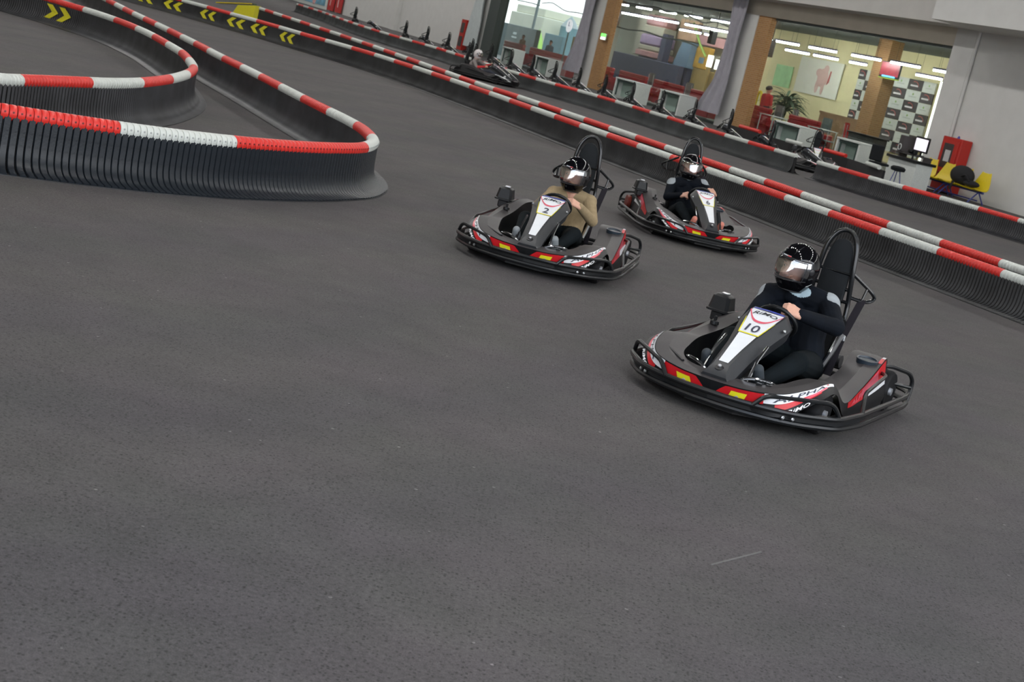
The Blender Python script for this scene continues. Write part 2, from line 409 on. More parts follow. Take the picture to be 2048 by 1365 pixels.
def slat_mesh(name, sign, w=.0515, th=.011):
    mb = MB(); rings = []
    for i, (o, z) in enumerate(PROF):
        a = PROF[max(i-1, 0)]; b = PROF[min(i+1, len(PROF)-1)]
        d = Vector((0, b[0]-a[0], b[1]-a[1])).normalized(); nn = Vector((0, -d.z, d.y))      # outward
        if nn.y < 0: nn = -nn
        c = Vector((0, o, z)); q = c+nn*th
        rings.append([Vector((-w/2, c.y, c.z)), Vector((-w/2+.004, q.y, q.z)), Vector((w/2-.004, q.y, q.z)), Vector((w/2, c.y, c.z))])
    mb.loft(rings)
    if sign < 0: mb.v = [(x, -y, z) for x, y, z in mb.v]
    return mb.mesh(name, 'rubber_slat', True)
SLAT_L = slat_mesh('slat', 1); SLAT_R = slat_mesh('slat', -1)
def ring_mesh(matname, boltname):
    mb = MB(); n = 18; w = PITCH*.94
    prof = [(-w/2, .050), (-w/2, .057), (-w/2+.006, RR+.001), (w/2-.006, RR+.001), (w/2, .057), (w/2, .050)]
    rings = [[(x, r*math.cos(2*math.pi*k/n), r*math.sin(2*math.pi*k/n)) for k in range(n)] for x, r in prof]
    mb.loft(rings, 0, caps=False)
    for sg in (1, -1):
        mb.lathe([(.0075, .058), (.0075, .0645), (.005, .0655)], 8, (0, 0, 0), (0, sg*math.cos(R(12)), math.sin(R(12))), 1)
    return mb.mesh('rail_ring', [matname, boltname])
RING = {'R': ring_mesh('red_plastic', 'bolt_dark'), 'W': ring_mesh('white_plastic', 'bolt_grey')}
def barrier(label, pts, seg, colors, ref=None, ref_color=0, sides=(1, -1), rings=None, slats=None, slat_side=-1, ribs=True, skirt='rubber_skirt'):
    """colors: function(index) -> 'R'/'W'/'K'; ref: point where segment 0 starts; rings/slats: (l0,l1) range built piece by piece."""
    path = Path(pts); root = thing('track_barrier', label, 'barrier', (0, 0, 0), 0, 'red and white crash barriers of the kart track')
    base = path.P[0]; root.location = base
    def loc(v): return v-base
    l_ref = path.nearest(ref) if ref is not None else 0.0
    k = -int(l_ref//seg)-1
    n_ring = 0
    while True:
        a = l_ref+k*seg; b = a+seg; col = colors(k); k += 1
        if a > path.len: break
        a = max(a, 0); b = min(b, path.len)
        if b-a < .05: continue
        mname = {'R': 'red_plastic', 'W': 'white_plastic', 'K': 'rubber_slat'}[col]
        if rings and b > rings[0] and a < rings[1] and col != 'K':
            n = max(1, round((b-a)/PITCH))
            for i in range(n):
                l = a+(i+.5)*(b-a)/n; p, t, nr = path.frame(l)
                o = link('rail_ring', RING[col], root, loc(p)+Vector((0, 0, RZ)), math.atan2(t.y, t.x)); o.scale = ((b-a)/n/PITCH, 1, 1)
            core = MB(); ms = [ring_pts(loc(p), t, nr, .049, 8) for p, t, nr in (path.frame(a+(b-a)*i/8) for i in range(9))]
            core.loft(ms); core.build('rail_core', 'rubber_core', root)
        else:
            mb = MB(); rg = []; n = max(1, round((b-a)/PITCH))
            if ribs:
                for i in range(n):
                    for fr, r in ((.04, .054), (.16, RR), (.84, RR), (.96, .054)):
                        p, t, nr = path.frame(a+(i+fr)*(b-a)/n); rg.append(ring_pts(loc(p), t, nr, r, 12))
            else:
                for i in range(9):
                    p, t, nr = path.frame(a+.004+(b-a-.008)*i/8); rg.append(ring_pts(loc(p), t, nr, RR, 12))
            mb.loft(rg); mb.build('rail_segment', mname, root)
    # core wall
    mb = MB(); rg = []; n = max(2, int(path.len/.25))
    for i in range(n+1):
        p, t, nr = path.frame(path.len*i/n); p = loc(p)
        rg.append([p+nr*.036, p+nr*.036+Vector((0, 0, .40)), p-nr*.036+Vector((0, 0, .40)), p-nr*.036])
    mb.loft(rg); mb.build('core', 'rubber_core', root)
    # slats
    N = int(path.len/PITCH)
    for sd in sides:
        mb = MB(); cnt = 0
        for i in range(N):
            l = (i+.5)*PITCH; p, t, nr = path.frame(l)
            if slats and sd == slat_side and slats[0] < l < slats[1]:
                link('slat', SLAT_L if sd > 0 else SLAT_R, root, loc(p), math.atan2(t.y, t.x)); continue
            nr = nr*sd; p = loc(p); vs = []
            for o, z in PROF:
                vs += [p+t*(-.0235)+nr*o+Vector((0, 0, z)), p+nr*(o+.009)+Vector((0, 0, z+.006)), p+t*.0235+nr*o+Vector((0, 0, z))]
            m = len(PROF)
            mb.add(vs, [(3*j+q, 3*j+q+1, 3*j+q+4, 3*j+q+3) for j in range(m-1) for q in (0, 1)]); cnt += 1
        if cnt:
            o = mb.build('slat_row', skirt, root); o['kind'] = 'stuff'
        # thin rubber foot under the slats
        fb = MB(); rg = []; n = max(2, int(path.len/.2))
        for i in range(n+1):
            p, t, nr = path.frame(path.len*i/n); p = loc(p); nr = nr*sd
            rg.append([p+nr*.036, p+nr*.245, p+nr*.245+Vector((0, 0, .006)), p+nr*.036+Vector((0, 0, .012))])
        fb.loft(rg); fb.build('foot_strip', skirt, root)
    return root, path
alt = lambda k: 'R' if k % 2 == 0 else 'W'
tla = lambda k: 'W' if k % 2 == 0 else 'R'
# near hairpin
HP1 = [(-6.6, 10.3), (-5.4, 10.62), (-4.5, 10.9), (-3.97, 11.08), (-3.63, 11.33), (-3.28, 11.66), (-3.03, 11.93), (-2.79, 12.25), (-2.61, 12.52), (-2.36, 12.98), (-2.11, 13.53), (-1.93, 14.06), (-1.82, 14.48), (-1.785, 14.92), (-1.80, 15.38), (-1.86, 15.78), (-1.97, 16.24), (-2.12, 16.74), (-2.39, 17.39), (-2.75, 18.12), (-3.23, 19.12), (-3.9, 20.56), (-4.58, 22.0), (-5.25, 23.36), (-6.0, 25.0), (-7.26, 27.6), (-8.66, 30.4), (-9.9, 33.0), (-12.5, 38.4)]
def hp1col(k):
    if k <= 1: return 'W' if k % 2 == 0 else 'R'
    return 'R' if k % 2 == 0 else 'W'
b1, path1 = barrier('red and white ribbed crash barrier with black slatted skirt bending through the near hairpin', HP1, 1.135, hp1col, (-3.28, 11.66), rings=(0.0, 7.9), slats=(0.0, 8.6), slat_side=-1)
# inner hairpin
HP2 = [(-7.2, 11.6), (-5.6, 12.2), (-4.95, 12.7), (-4.74, 13.11), (-4.68, 13.4), (-4.59, 13.95), (-4.48, 14.55), (-4.39, 15.06), (-4.33, 15.88), (-4.35, 17.0), (-4.45, 18.12), (-4.60, 19.1), (-4.78, 19.9), (-5.09, 20.9), (-5.45, 21.95), (-5.86, 22.9), (-6.5, 24.3), (-7.0, 25.25), (-7.65, 26.3), (-8.35, 27.15), (-9.0, 27.7), (-10.0, 28.4), (-12.5, 29.6), (-16, 30.6)]
b2, path2 = barrier('red and white crash barrier around the inner hairpin with yellow arrows on its far run', HP2, 1.26, lambda k: 'R' if k % 2 == 0 else 'W', (-4.70, 13.39))
# double barrier along the straight
def wp2(L): return [tuple(W(s, n)[:2]) for s, n in L]
DF = wp2([(-30, -18.9), (-26, -18.95), (-22, -18.95), (-19, -19.0), (-16.3, -18.95), (-12.2, -19.0), (-9, -19.0), (-5.1, -18.98), (-1.5, -19.1), (1.5, -19.45), (4.0, -20.3), (6.2, -20.95), (7.6, -21.6), (9.2, -22.3), (10.8, -23.3), (12.8, -24.8), (16, -27.5)])
b3, path3 = barrier('red and white crash barrier with yellow arrows, front one of the pair', DF, 1.16, alt, W(-19.9, -19.02), sides=(1,), skirt='skirt_dusty')
DB = wp2([(-30, -17.85), (-25, -17.85), (-18.6, -17.95), (-14.4, -17.8), (-10, -17.8), (-5, -17.8), (-2.9, -17.95), (2, -17.75), (8, -17.55), (14, -17.6), (20.5, -17.75)])
b4, path4 = barrier('red and white crash barrier without arrows, rear one of the pair', DB, 1.16, alt, W(-18.65, -18.0), sides=(-1,), skirt='skirt_dusty')
DL = wp2([(-4.0, -10.05), (-2.5, -10.2), (0, -10.25), (4, -10.1), (7.5, -10.2), (10, -10.75), (13, -11.0), (17, -10.8), (21, -10.65), (25, -11.1), (29, -11.15), (34, -10.7), (41, -9.85), (46.5, -9.65)])
b5, path5 = barrier('long red and white crash barrier in front of the row of parked karts', DL, 1.15, alt, W(-1.0, -10.2), skirt='skirt_pale')
DR = wp2([(-18, -8.3), (-13.5, -8.75), (-11, -9.0), (-9, -9.35), (-6.9, -9.75), (-5.1, -9.9), (-4.75, -9.9)])
b6, path6 = barrier('red and white crash barrier running past the yellow bench, beyond the gap', DR, 1.08, alt, W(-4.55-1.08*2, -9.75))
# pit barrier by the glass
PB = wp2([(-.2, -4.15), (1.4, -4.0), (3.7, -3.5), (6.5, -3.7), (9.3, -3.72), (10.2, -3.8)])
def pbc(k): return 'K'
pb = thing('pit_barrier', 'low black barrier with loose red and white rail pieces by the glass tables', 'barrier', W(0, 0), WROT)
def pit_piece(s0, n0, s1, n1, m): MB().tube([(-s0, n0, RZ), (-s1, n1, RZ)], RR+.005, 12).build('rail_segment', m, pb)
pit_piece(9.3, -3.72, 8.0, -3.73, 'red_plastic'); pit_piece(5.75, -4.1, 4.95, -4.0, 'white_plastic'); pit_piece(4.8, -3.45, 3.6, -3.3, 'red_plastic'); pit_piece(1.5, -4.0, .5, -4.28, 'white_plastic')
mb = MB()
for (a, n0), (b, n1) in (((10.0, -3.72), (5.8, -3.9)), ((5.8, -3.9), (3.4, -3.3)), ((3.4, -3.3), (.2, -4.3))):
    mb.loft([[(-a, n0-.05, 0), (-a, n0+.05, 0), (-a, n0+.04, .37), (-a, n0-.04, .37)], [(-b, n1-.05, 0), (-b, n1+.05, 0), (-b, n1+.04, .37), (-b, n1-.04, .37)]])
mb.build('skirt', 'rubber_core', pb)
# yellow chevron pairs painted on thin rubber plates fixed to the slats
def chevrons(root, path, q, side, flip, zc=.23, h=.25):
    base = Vector(root.location); l0 = path.nearest(q)
    for d in (-.20, .20):
        mb = MB()
        def P(u, z):                                           # u along the path, z height
            p, t, nr = path.frame(l0+d+u); off = .062+max(0, (.15-z))*.35
            return p-base+nr*(side*off)+Vector((0, 0, z))
        sg = 1 if flip else -1
        poly = [(-.16*sg, 0), (.06*sg, h/2), (.24*sg, h/2), (.04*sg, 0), (.24*sg, -h/2), (.06*sg, -h/2)]
        top = [P(u, zc+z) for u, z in poly]
        p, t, nr = path.frame(l0+d); dv = nr*(side*.006)
        mb.add(top, [(0, 1, 2, 3), (0, 3, 4, 5)]); mb.add([v+dv for v in top], [(0, 1, 2, 3), (0, 3, 4, 5)])
        for i in range(6):
            j = (i+1) % 6; mb.add([top[i], top[j], top[j]+dv, top[i]+dv], [(0, 1, 2, 3)])
        mb.build('chevron', 'chevron_yellow', root, False)
for q in ((-7.70, 41.64), (-8.61, 42.65), (-9.49, 43.38), (-10.5, 44.29), (-11.71, 45.2), (-12.8, 45.86)):
    chevrons(b3, path3, q, 1, False)
chevrons(b2, path2, (-9.2, 27.75), 1, True)
# ------------------------------------------------------------------ go-kart
ST = [  # stations of the body shell (left half): outer bottom, outer top edge, mid top, inner edge, inner bottom
 [(1.135,0,.095),(1.165,0,.198),(1.09,0,.212),(1.0,0,.218),(1.0,0,.07)],
 [(1.120,.2,.095),(1.148,.2,.204),(1.07,.2,.216),(.985,.2,.222),(.985,.2,.07)],
 [(1.080,.41,.10),(1.072,.385,.228),(.98,.35,.242),(.88,.305,.242),(.88,.305,.07)],
 [(.925,.545,.205),(.885,.485,.268),(.80,.43,.277),(.70,.35,.268),(.70,.345,.07)],
 [(.685,.580,.25),(.634,.536,.294),(.58,.465,.286),(.51,.36,.262),(.51,.355,.07)],
 [(.46,.595,.10),(.43,.575,.172),(.40,.49,.205),(.34,.36,.222),(.34,.355,.07)],
 [(.12,.60,.075),(.12,.565,.228),(.09,.475,.252),(.05,.345,.235),(.05,.34,.07)],
 [(-.20,.59,.075),(-.20,.54,.295),(-.22,.445,.305),(-.24,.32,.272),(-.24,.315,.07)],
 [(-.44,.57,.10),(-.47,.515,.352),(-.48,.42,.346),(-.48,.285,.335),(-.48,.28,.08)],
 [(-.62,.54,.14),(-.60,.495,.335),(-.62,.42,.342),(-.64,.285,.335),(-.66,.28,.10)]]
ST_R = [list(map(tuple, q)) for q in ST]                       # the right pod stands higher, under the air box
for i_, (zo, zm, zi, yi) in {4: (.294, .300, .285, .385), 5: (.195, .288, .290, .405), 6: (.275, .335, .322, .395), 7: (.345, .398, .388, .37), 8: (.368, .402, .392, .33), 9: (.345, .385, .375, .31)}.items():
    q = ST_R[i_]; ST_R[i_] = [q[0], (q[1][0], q[1][1], zo), (q[2][0], q[2][1], zm), (q[3][0], yi, zi), (q[4][0], yi-.005, q[4][2])]
def bsurf(t, v, side=1):
    i = min(int(v), 3); a = v-i
    T_ = ST if side > 0 else ST_R; p = Vector(catmull([s[i] for s in T_], t)).lerp(Vector(catmull([s[i+1] for s in T_], t)), a)
    return Vector((p.x, p.y*side, p.z))
def bnorm(t, v, side=1):
    e = .02; i = min(int(v), 3); v0 = max(i+.01, v-e); v1 = min(i+.99, v+e)
    n = (bsurf(t+e, v, side)-bsurf(t-e, v, side)).cross(bsurf(t, v1, side)-bsurf(t, v0, side)).normalized()
    c = bsurf(t, v, side)-Vector((.3, .2*side, .05))
    return -n if n.dot(c) < 0 else n
def bpatch(mb, tv, nu, nw, side, off, mi=0):
    mb.grid(lambda u, w: (lambda t, v: bsurf(t, v, side)+bnorm(t, v, side)*off)(*tv(u, w)), nu, nw, mi)
CS = [(1.128,.222,.072),(1.11,.242,.060),(1.05,.284,.046),(.90,.362,.054),(.749,.437,.066),(.62,.497,.090),(.51,.549,.112),(.44,.566,.106),(.39,.556,.082)]
def cons(x):                                                   # top height and half width of the console at x
    for a, b in zip(CS, CS[1:]):
        if b[0] <= x <= a[0]:
            k = (a[0]-x)/(a[0]-b[0]); return a[1]+(b[1]-a[1])*k, a[2]+(b[2]-a[2])*k
    e = CS[0] if x > CS[0][0] else CS[-1]; return e[1], e[2]
def ctop(x, b, off=.003):
    z, w = cons(x); z1, _ = cons(x+.02); z0, _ = cons(x-.02)
    n = Vector((-(z1-z0)/.04, 0, 1)).normalized(); return Vector((x, b*w, z))+n*off
def make_kart(number, label):
    k = thing('go_kart', label, 'go-kart')
    P = lambda mb, name, m, par=k, sm=True: mb.build(name, m, par, sm)
    # floor pan
    P(MB().prism([(1.1,.15),(1.1,-.15),(.9,-.4),(.5,-.5),(-.8,-.5),(-.8,.5),(.5,.5),(.9,.4)], .035, .06), 'floor_pan', 'black_plastic')
    # bumper tubes
    up = [(1.19,0),(1.18,.16),(1.125,.35),(1.03,.50),(.80,.665),(.46,.69),(-.62,.665),(-.84,.63),(-.95,.50)]
    full = [(x, y, .135) for x, y in up]+[(x, -y, .135) for x, y in reversed(up[1:])]
    P(MB().tube(rounded(full, .08, 3, True), .0155, 8, closed=True), 'upper_bumper', 'bumper_black')
    lo = [(1.165,0),(1.15,.18),(1.09,.36),(1.0,.50),(.78,.66),(.46,.695),(-.62,.67),(-.84,.635),(-.95,.50)]
    full = [(x, y, .075) for x, y in lo]+[(x, -y, .075) for x, y in reversed(lo[1:])]
    P(MB().tube(rounded(full, .08, 3, True), .0165, 8, closed=True), 'lower_bumper', 'bumper_black')
    fp = MB()                                                  # dark strap between both bars
    fr = [(x-.004, y, 0) for x, y in lo]+[]
    for side in (1, -1):
        pts = [Vector((x-.01, y*side, 0)) for x, y in lo[:6]]
        fp.loft([[p+Vector((0, 0, .085)), p+Vector((0, 0, .128)), p*.985+Vector((0, 0, .128)), p*.985+Vector((0, 0, .085))] for p in pts])
    P(fp, 'bumper_strap', 'black_plastic')
    for side in (1, -1):
        S = lambda L: [(x, y*side, z) for x, y, z in L]
        P(MB().tube(rounded(S([(1.155,.27,.135),(1.135,.325,.205),(.83,.625,.222),(.765,.66,.135)]), .05), .0135, 8), 'corner_hoop', 'bumper_black')
        P(MB().tube(rounded(S([(.42,.69,.135),(.31,.648,.245),(-.28,.595,.285),(-.36,.54,.28)]), .05), .0125, 8), 'side_hoop', 'bumper_black')
        P(MB().tube(rounded(S([(-.48,.48,.30),(-.60,.535,.305),(-.80,.615,.265),(-.855,.635,.20),(-.83,.632,.08)]), .05), .0145, 8), 'rear_hoop', 'bumper_black')
        P(MB().tube(S([(-.62,.45,.19),(-.83,.632,.17)]), .012, 8), 'rear_strut', 'bumper_black')
        # bolts
        for (x, y) in ((1.075,.43),(1.035,.475)):
            P(MB().lathe([(.011, 0), (.011, .008), (.006, .012)], 8, (x, y*side, .105), (.7, .7*side, 0)), 'bolt', 'alu')
    # body shell
    bd = MB(); nt = 72
    for side in (1, -1):
        for i in range(4):
            bd.grid(lambda u, w: bsurf(u*9, i+w*.9999, side), nt, 2, 1 if i in (0, 3) else 0)
        bd.add([bsurf(9, v, side) for v in (0, 1, 2, 3, 4)], [(0, 1, 2, 3, 4)])
    P(bd, 'body_shell', ['kart_plastic', 'black_plastic'])
    # dark liners: sides below the shell and around the footwell
    ln = MB()
    for side in (1, -1):
        ln.grid(lambda u, w: (lambda p: Vector((p.x, p.y*.985, p.z if w == 0 else .06)))(bsurf(4.9+u*4.1, .04, side)), 30, 1)
    P(ln, 'side_liner', 'black_plastic')
    # stickers on the front and flanks
    for side in (1, -1):
        fl = (lambda u: u) if side > 0 else (lambda u: 1-u)
        mb = MB()
        bpatch(mb, lambda u, w: (.28+1.27*u, (.12+.36*u)+(.82-.36*u)*w*(1-.55*max(0, 1-u*5))), 16, 2, side, .003); P(mb, 'front_sticker', 'stk_red')
        mb = MB(); bpatch(mb, lambda u, w: (.62+.42*u+.12*(w-.5), .14+.62*w), 6, 2, side, .005); ys = P(mb, 'yellow_patch', 'stk_yellow')
        P(MB().lathe([(.012, 0), (.012, .003)], 10, bsurf(.83, .45, side)+bnorm(.83, .45, side)*.005, bnorm(.83, .45, side)), 'emblem', 'stk_grey', ys)
        # white name panel on the fender crest
        tvA = lambda u, w: (1.55+2.42*u, (.52+.20*u)+(.97-(.52+.20*u))*w)
        mb = MB(); bpatch(mb, tvA, 24, 2, side, .003); st = P(mb, 'name_sticker', 'stk_white')
        tx = MB()
        def fa(u, w):
            uu = fl(.10+.72*u if side > 0 else .06+.74*u); t, v = tvA(uu, .16+.66*w); return bsurf(t, v, side)+bnorm(t, v, side)*.006
        add_text(tx, 'ALPHA', fa, 0, shear=.25, bold=.015, space=1.05); P(tx, 'lettering', 'stk_dark', st, False)
        tx = MB()
        def f2(u, w):
            uu = fl(.85+.05*u if side > 0 else .83+.05*u); t, v = tvA(uu, .50+.4*w); return bsurf(t, v, side)+bnorm(t, v, side)*.006
        if side > 0: add_text(tx, '2', f2, 0, bold=.01); P(tx, 'lettering', 'stk_red', st, False)
        # pink and red underlay
        mb = MB(); bpatch(mb, lambda u, w: (1.86+1.5*u, (.26+.22*u)+(.26+.18*u)*w*(1-.55*u)), 16, 2, side, .0025); P(mb, 'red_flash', 'stk_red')
        mb = MB(); bpatch(mb, lambda u, w: (2.62+1.0*u, .40+.22*u+.14*w), 10, 1, side, .0035); P(mb, 'pink_flash', 'stk_pink')
        mb = MB()
        def fr_(u, w):
            uu = fl(u); t, v = (2.18+.68*uu, .04+.20*w); return bsurf(t, v, side)+bnorm(t, v, side)*.006
        add_text(mb, 'RiMO', fr_, 0, shear=.35, bold=.02); P(mb, 'lettering', 'stk_white', None or k, False)
        # flank strip
        tvS = lambda u, w: (5.2+2.85*u, (.62-.22*u)+(.985-(.62-.22*u))*w)
        mb = MB(); bpatch(mb, tvS, 20, 1, side, .003); st = P(mb, 'flank_sticker', 'stk_red')
        mb = MB(); bpatch(mb, lambda u, w: tvS(.45+.55*u, (1-w)*(.55-.35*u)), 8, 1, side, .005); P(mb, 'white_flash', 'stk_white', st)
        mb = MB(); bpatch(mb, lambda u, w: tvS(.30+.42*u, .35+.6*w), 8, 1, side, .0045); P(mb, 'pink_flash', 'stk_pink', st)
        mb = MB()
        def fs(u, w): t, v = tvS(fl(.06+.36*u), .22+.55*w); return bsurf(t, v, side)+bnorm(t, v, side)*.007
        add_text(mb, 'ALPHA', fs, 0, shear=.2, bold=.02); P(mb, 'lettering', 'stk_pink', st, False)
        mb = MB(); bpatch(mb, lambda u, w: (7.55+.6*u, 1.02+.26*w), 5, 2, side, .003); sq = P(mb, 'rear_sticker', 'stk_red')
        mb = MB(); bpatch(mb, lambda u, w: (7.95+.3*u, 1.02+.22*w), 4, 1, side, .005); P(mb, 'white_flash', 'stk_white', sq)
    # slots
    for x, y in ((1.02,.23),(.985,.275),(.945,.32)):
        mb = MB(); p = Vector((x-.01, y, .238)); mb.box(p.x-.012, p.x+.012, p.y-.015, p.y+.015, p.z-.02, p.z-.002); P(mb, 'vent_slot', 'black_plastic')
    mb = MB(); mb.tube([(1.03,-.24,.225),(.90,-.40,.252)], .009, 6); P(mb, 'long_slot', 'black_plastic')
    # console
    c = MB(); rings = []
    for x, z, w in CS:
        zb = max(.16, z-.145); rings.append([(x, -w, z), (x, w, z), (x-.01, w+.045, z-.070), (x-.02, w+.025, zb), (x-.02, -w-.025, zb), (x-.01, -w-.045, z-.070)])
    c.loft(rings); cn = P(c, 'console', 'kart_console')
    mb = MB(); mb.grid(lambda u, w: ctop(1.035-.285*u, (w*2-1)*(.62+.22*u)), 12, 2); P(mb, 'white_arrow', 'stk_white', cn)
    mb = MB(); mb.grid(lambda u, w: ctop(.735-.255*u, (w*2-1)*.90), 14, 4); pl = P(mb, 'number_plate', 'stk_white', cn)
    mb = MB(); mb.grid(lambda u, w: ctop(.748-.010*u, (w*2-1)*.96, .005), 1, 4)
    for sg in (1, -1): mb.grid(lambda u, w: ctop(.735-.15*u, sg*(.97-.07*(1-u)*w-.03*w), .005), 6, 1)
    P(mb, 'yellow_border', 'stk_yellow', cn)
    mb = MB(); mb.grid(lambda u, w: ctop(.620-.105*abs(2*u-1)**2.8-.020*w, (2*u-1)*.93, .0055), 16, 1); P(mb, 'red_arc', 'stk_pink', cn)
    mb = MB(); mb.grid(lambda u, w: ctop(.468-.02*u+.012*(2*w-1)**2, (w*2-1)*.9, .004), 2, 6); P(mb, 'blue_edge', 'stk_blue', cn)
    def fR(u, w): return ctop(.545-.030*w+.018*(2*u-1)**2-.012, (-.72+1.44*u), .007)
    mb = MB(); add_text(mb, 'RiMO', fR, 0, shear=.3, bold=.012); P(mb, 'lettering', 'stk_black', cn, False)
    asp = text_data(number, bold=.012)[2]; hh = .074; ww = hh*asp
    def fN(u, w):
        x = .722-hh*w; _, cw = cons(x); return ctop(x, (u-.5)*ww/cw, .007)
    mb = MB(); add_text(mb, number, fN, 0, bold=.012); P(mb, 'lettering', 'stk_dark', cn, False)
    P(MB().lathe([(.024, -.02), (.028, .004), (.02, .006)], 12, (1.075, 0, .262), (.45, 0, .9)), 'bolt_cup', 'black_plastic', cn)
    P(MB().lathe([(.012, 0), (.012, .012), (.007, .016)], 10, (1.075, 0, .266), (.45, 0, .9)), 'bolt', 'alu', cn)
    for sg in (1, -1): P(MB().lathe([(.011, 0), (.011, .01), (.006, .013)], 8, (.55, sg*.142, .485), (0, sg, .3)), 'bolt', 'alu', cn)
    # steering
    ctr = Vector((.285, 0, .495)); ax = Vector((-.8, 0, .6)); uu = Vector((.6, 0, .8)); vv = Vector((0, 1, 0))
    sw = P(MB().tube([ctr+uu*.112*math.cos(a*2*math.pi/28)+vv*.122*math.sin(a*2*math.pi/28) for a in range(28)], .0145, 8, closed=True), 'steering_wheel', 'black_plastic')
    sp = MB()
    for a in (R(90), R(-90), R(180)): sp.tube([ctr-ax*.02, ctr+(uu*math.cos(a)+vv*math.sin(a))*.11], .011, 6)
    P(sp, 'spokes', 'black_plastic', sw); P(MB().lathe([(.04, -.03), (.045, 0), (.03, .012)], 12, ctr-ax*.01, ax), 'hub', 'black_plastic', sw)
    P(MB().tube([ctr-ax*.03, ctr-ax*.62], .013, 8), 'steering_column', 'alu')
    # pedals and chrome foot guards
    for sg in (1, -1):
        P(MB().tube([(.74, sg*.132, .40), (.86, sg*.135, .33), (.96, sg*.14, .21)], .0095, 8), 'pedal_rod', 'chrome')
        P(MB().tube(smooth_path([(.985, sg*.10, .20), (.99, sg*.14, .232), (.955, sg*.22, .245), (.90, sg*.275, .232), (.86, sg*.29, .19)], 5), .010, 8), 'foot_guard', 'chrome')
        P(MB().bbox(.885, .90, sg*.16-.045, sg*.16+.045, .09, .20, .006), 'pedal', 'alu')
    # seat
    s = MB(); rings = []
    for x, z, w, lip in ((.12,.13,.17,.03),(.0,.10,.19,.06),(-.18,.09,.20,.12),(-.34,.13,.205,.17),(-.44,.26,.205,.15),(-.50,.40,.20,.10),(-.535,.50,.185,.05)):
        nx, nz = (.0, 1.0) if x > -.3 else (.9, .35)
        prof = []
        for a in (-1, -.93, -.7, 0, .7, .93, 1):
            k2 = max(0, abs(a)-.6)/.4; prof.append((x+nx*lip*k2*k2, a*w, z+nz*lip*k2*k2))
        back = [(q[0]-.012-nx*.03, q[1]*1.04, q[2]-.015) for q in reversed(prof)]
        rings.append(prof+back)
    s.loft(rings); P(s, 'seat', 'seat_black')
    P(MB().tube([(-.20,.20,.215),(-.33,.205,.315),(-.45,.205,.425)], .016, 6), 'seat_edge', 'alu')
    # headrest board and hoop
    hb = MB()
    def pad(off):
        out = []
        for a in range(24):
            an = 2*math.pi*a/24; sy = math.sin(an); cy = math.cos(an)
            y = .02+.096*math.copysign(abs(cy)**.75, cy); h = .73+.285*math.copysign(abs(sy)**.8, sy)
            out.append((-.555-.03*(h-.5)/.5+off, y, h))
        return out
    hb.loft([pad(-.008), pad(.0), pad(.014), [( (p[0]+.006), (.02+(p[1]-.02)*.92), .73+(p[2]-.73)*.95) for p in pad(.014)]]); P(hb, 'headrest', 'pad_black')
    hp = [(-.18,.185,.195),(-.46,.160,.405),(-.565,.138,.55),(-.548,.118,.80),(-.555,.098,.965),(-.572,.056,1.048),(-.58,0,1.072)]
    hp = hp+[(x, -y, z) for x, y, z in reversed(hp[:-1])]; hp = [(x, y+.02, z) for x, y, z in hp]
    P(MB().tube(smooth_path(hp, 5), .0165, 10), 'roll_hoop', 'black_tube')
    hb = MB(); hb.tube([(-.56,.145,.70),(-.575,-.105,.70)], .012, 8); hb.tube([(-.555,.15,.62),(-.565,-.11,.62)], .012, 8); hb.tube([(-.555,.138,.80),(-.565,-.098,.80)], .010, 8); P(hb, 'cross_bar', 'black_tube')
    for sg in (1, -1):
        P(MB().tube(rounded([(-.545, sg*.130, .82), (-.66, sg*.265, .715), (-.70, sg*.285, .675), (-.62, sg*.25, .645), (-.56, sg*.14, .66)], .05, 5), .0125, 8), 'rear_brace', 'black_tube')
        P(MB().tube([(-.635, sg*.235, .745), (-.60, sg*.225, .64)], .009, 6), 'brace_stub', 'black_tube')
    bl = MB(); bl.loft([[(-.60,.205,.665),(-.60,.255,.660),(-.607,.255,.660),(-.607,.205,.665)], [(-.47,.175,.40),(-.47,.225,.395),(-.477,.225,.395),(-.477,.175,.40)], [(-.33,.185,.17),(-.33,.235,.165),(-.337,.235,.165),(-.337,.185,.17)]])
    P(bl, 'seat_belt', 'belt'); P(MB().bbox(-.475, -.45, .175, .228, .385, .425, .006), 'belt_buckle', 'alu')
    # wheels
    for x, y, r, w in ((.71,.505,.125,.105),(.71,-.505,.125,.105),(-.64,.48,.135,.16),(-.64,-.48,.135,.16)):
        sg = 1 if y > 0 else -1
        wh = P(MB().lathe([(r*.58, -w/2+.01), (r*.9, -w/2), (r, -w/2+.018), (r, w/2-.018), (r*.9, w/2), (r*.58, w/2-.01)], 22, (0, 0, 0), (0, sg, 0)), 'wheel', 'tyre'); wh.location = (x, y, r)
        P(MB().lathe([(r*.57, -w/2+.012), (r*.57, w/2-.012), (r*.50, w/2-.03), (r*.2, w/2-.022), (r*.18, w/2+.008), (.004, w/2+.010)], 16, (0, 0, 0), (0, sg, 0)), 'rim', 'wheel_rim', wh)
    P(MB().tube([(-.64,.48,.135),(-.64,-.48,.135)], .018, 8), 'rear_axle', 'engine')
    # engine, exhaust and tank behind the seat
    en = MB(); en.bbox(-.60, -.36, -.47, -.27, .09, .30, .02)
    for i in range(5): en.box(-.58, -.40, -.25, -.21, .12+i*.03, .135+i*.03)
    P(en, 'engine', 'engine'); P(MB().tube(smooth_path([(-.60,-.3,.2),(-.76,-.3,.2),(-.80,-.15,.2),(-.80,.15,.2)], 5), .045, 10), 'exhaust', 'engine')
    P(MB().lathe([(.075, 0), (.08, .01), (.08, .05), (.03, .052)], 16, (-.60,-.565,.17), (0,-1,0)), 'brake_drum', 'brake_red')
    # air box
    ab = MB()
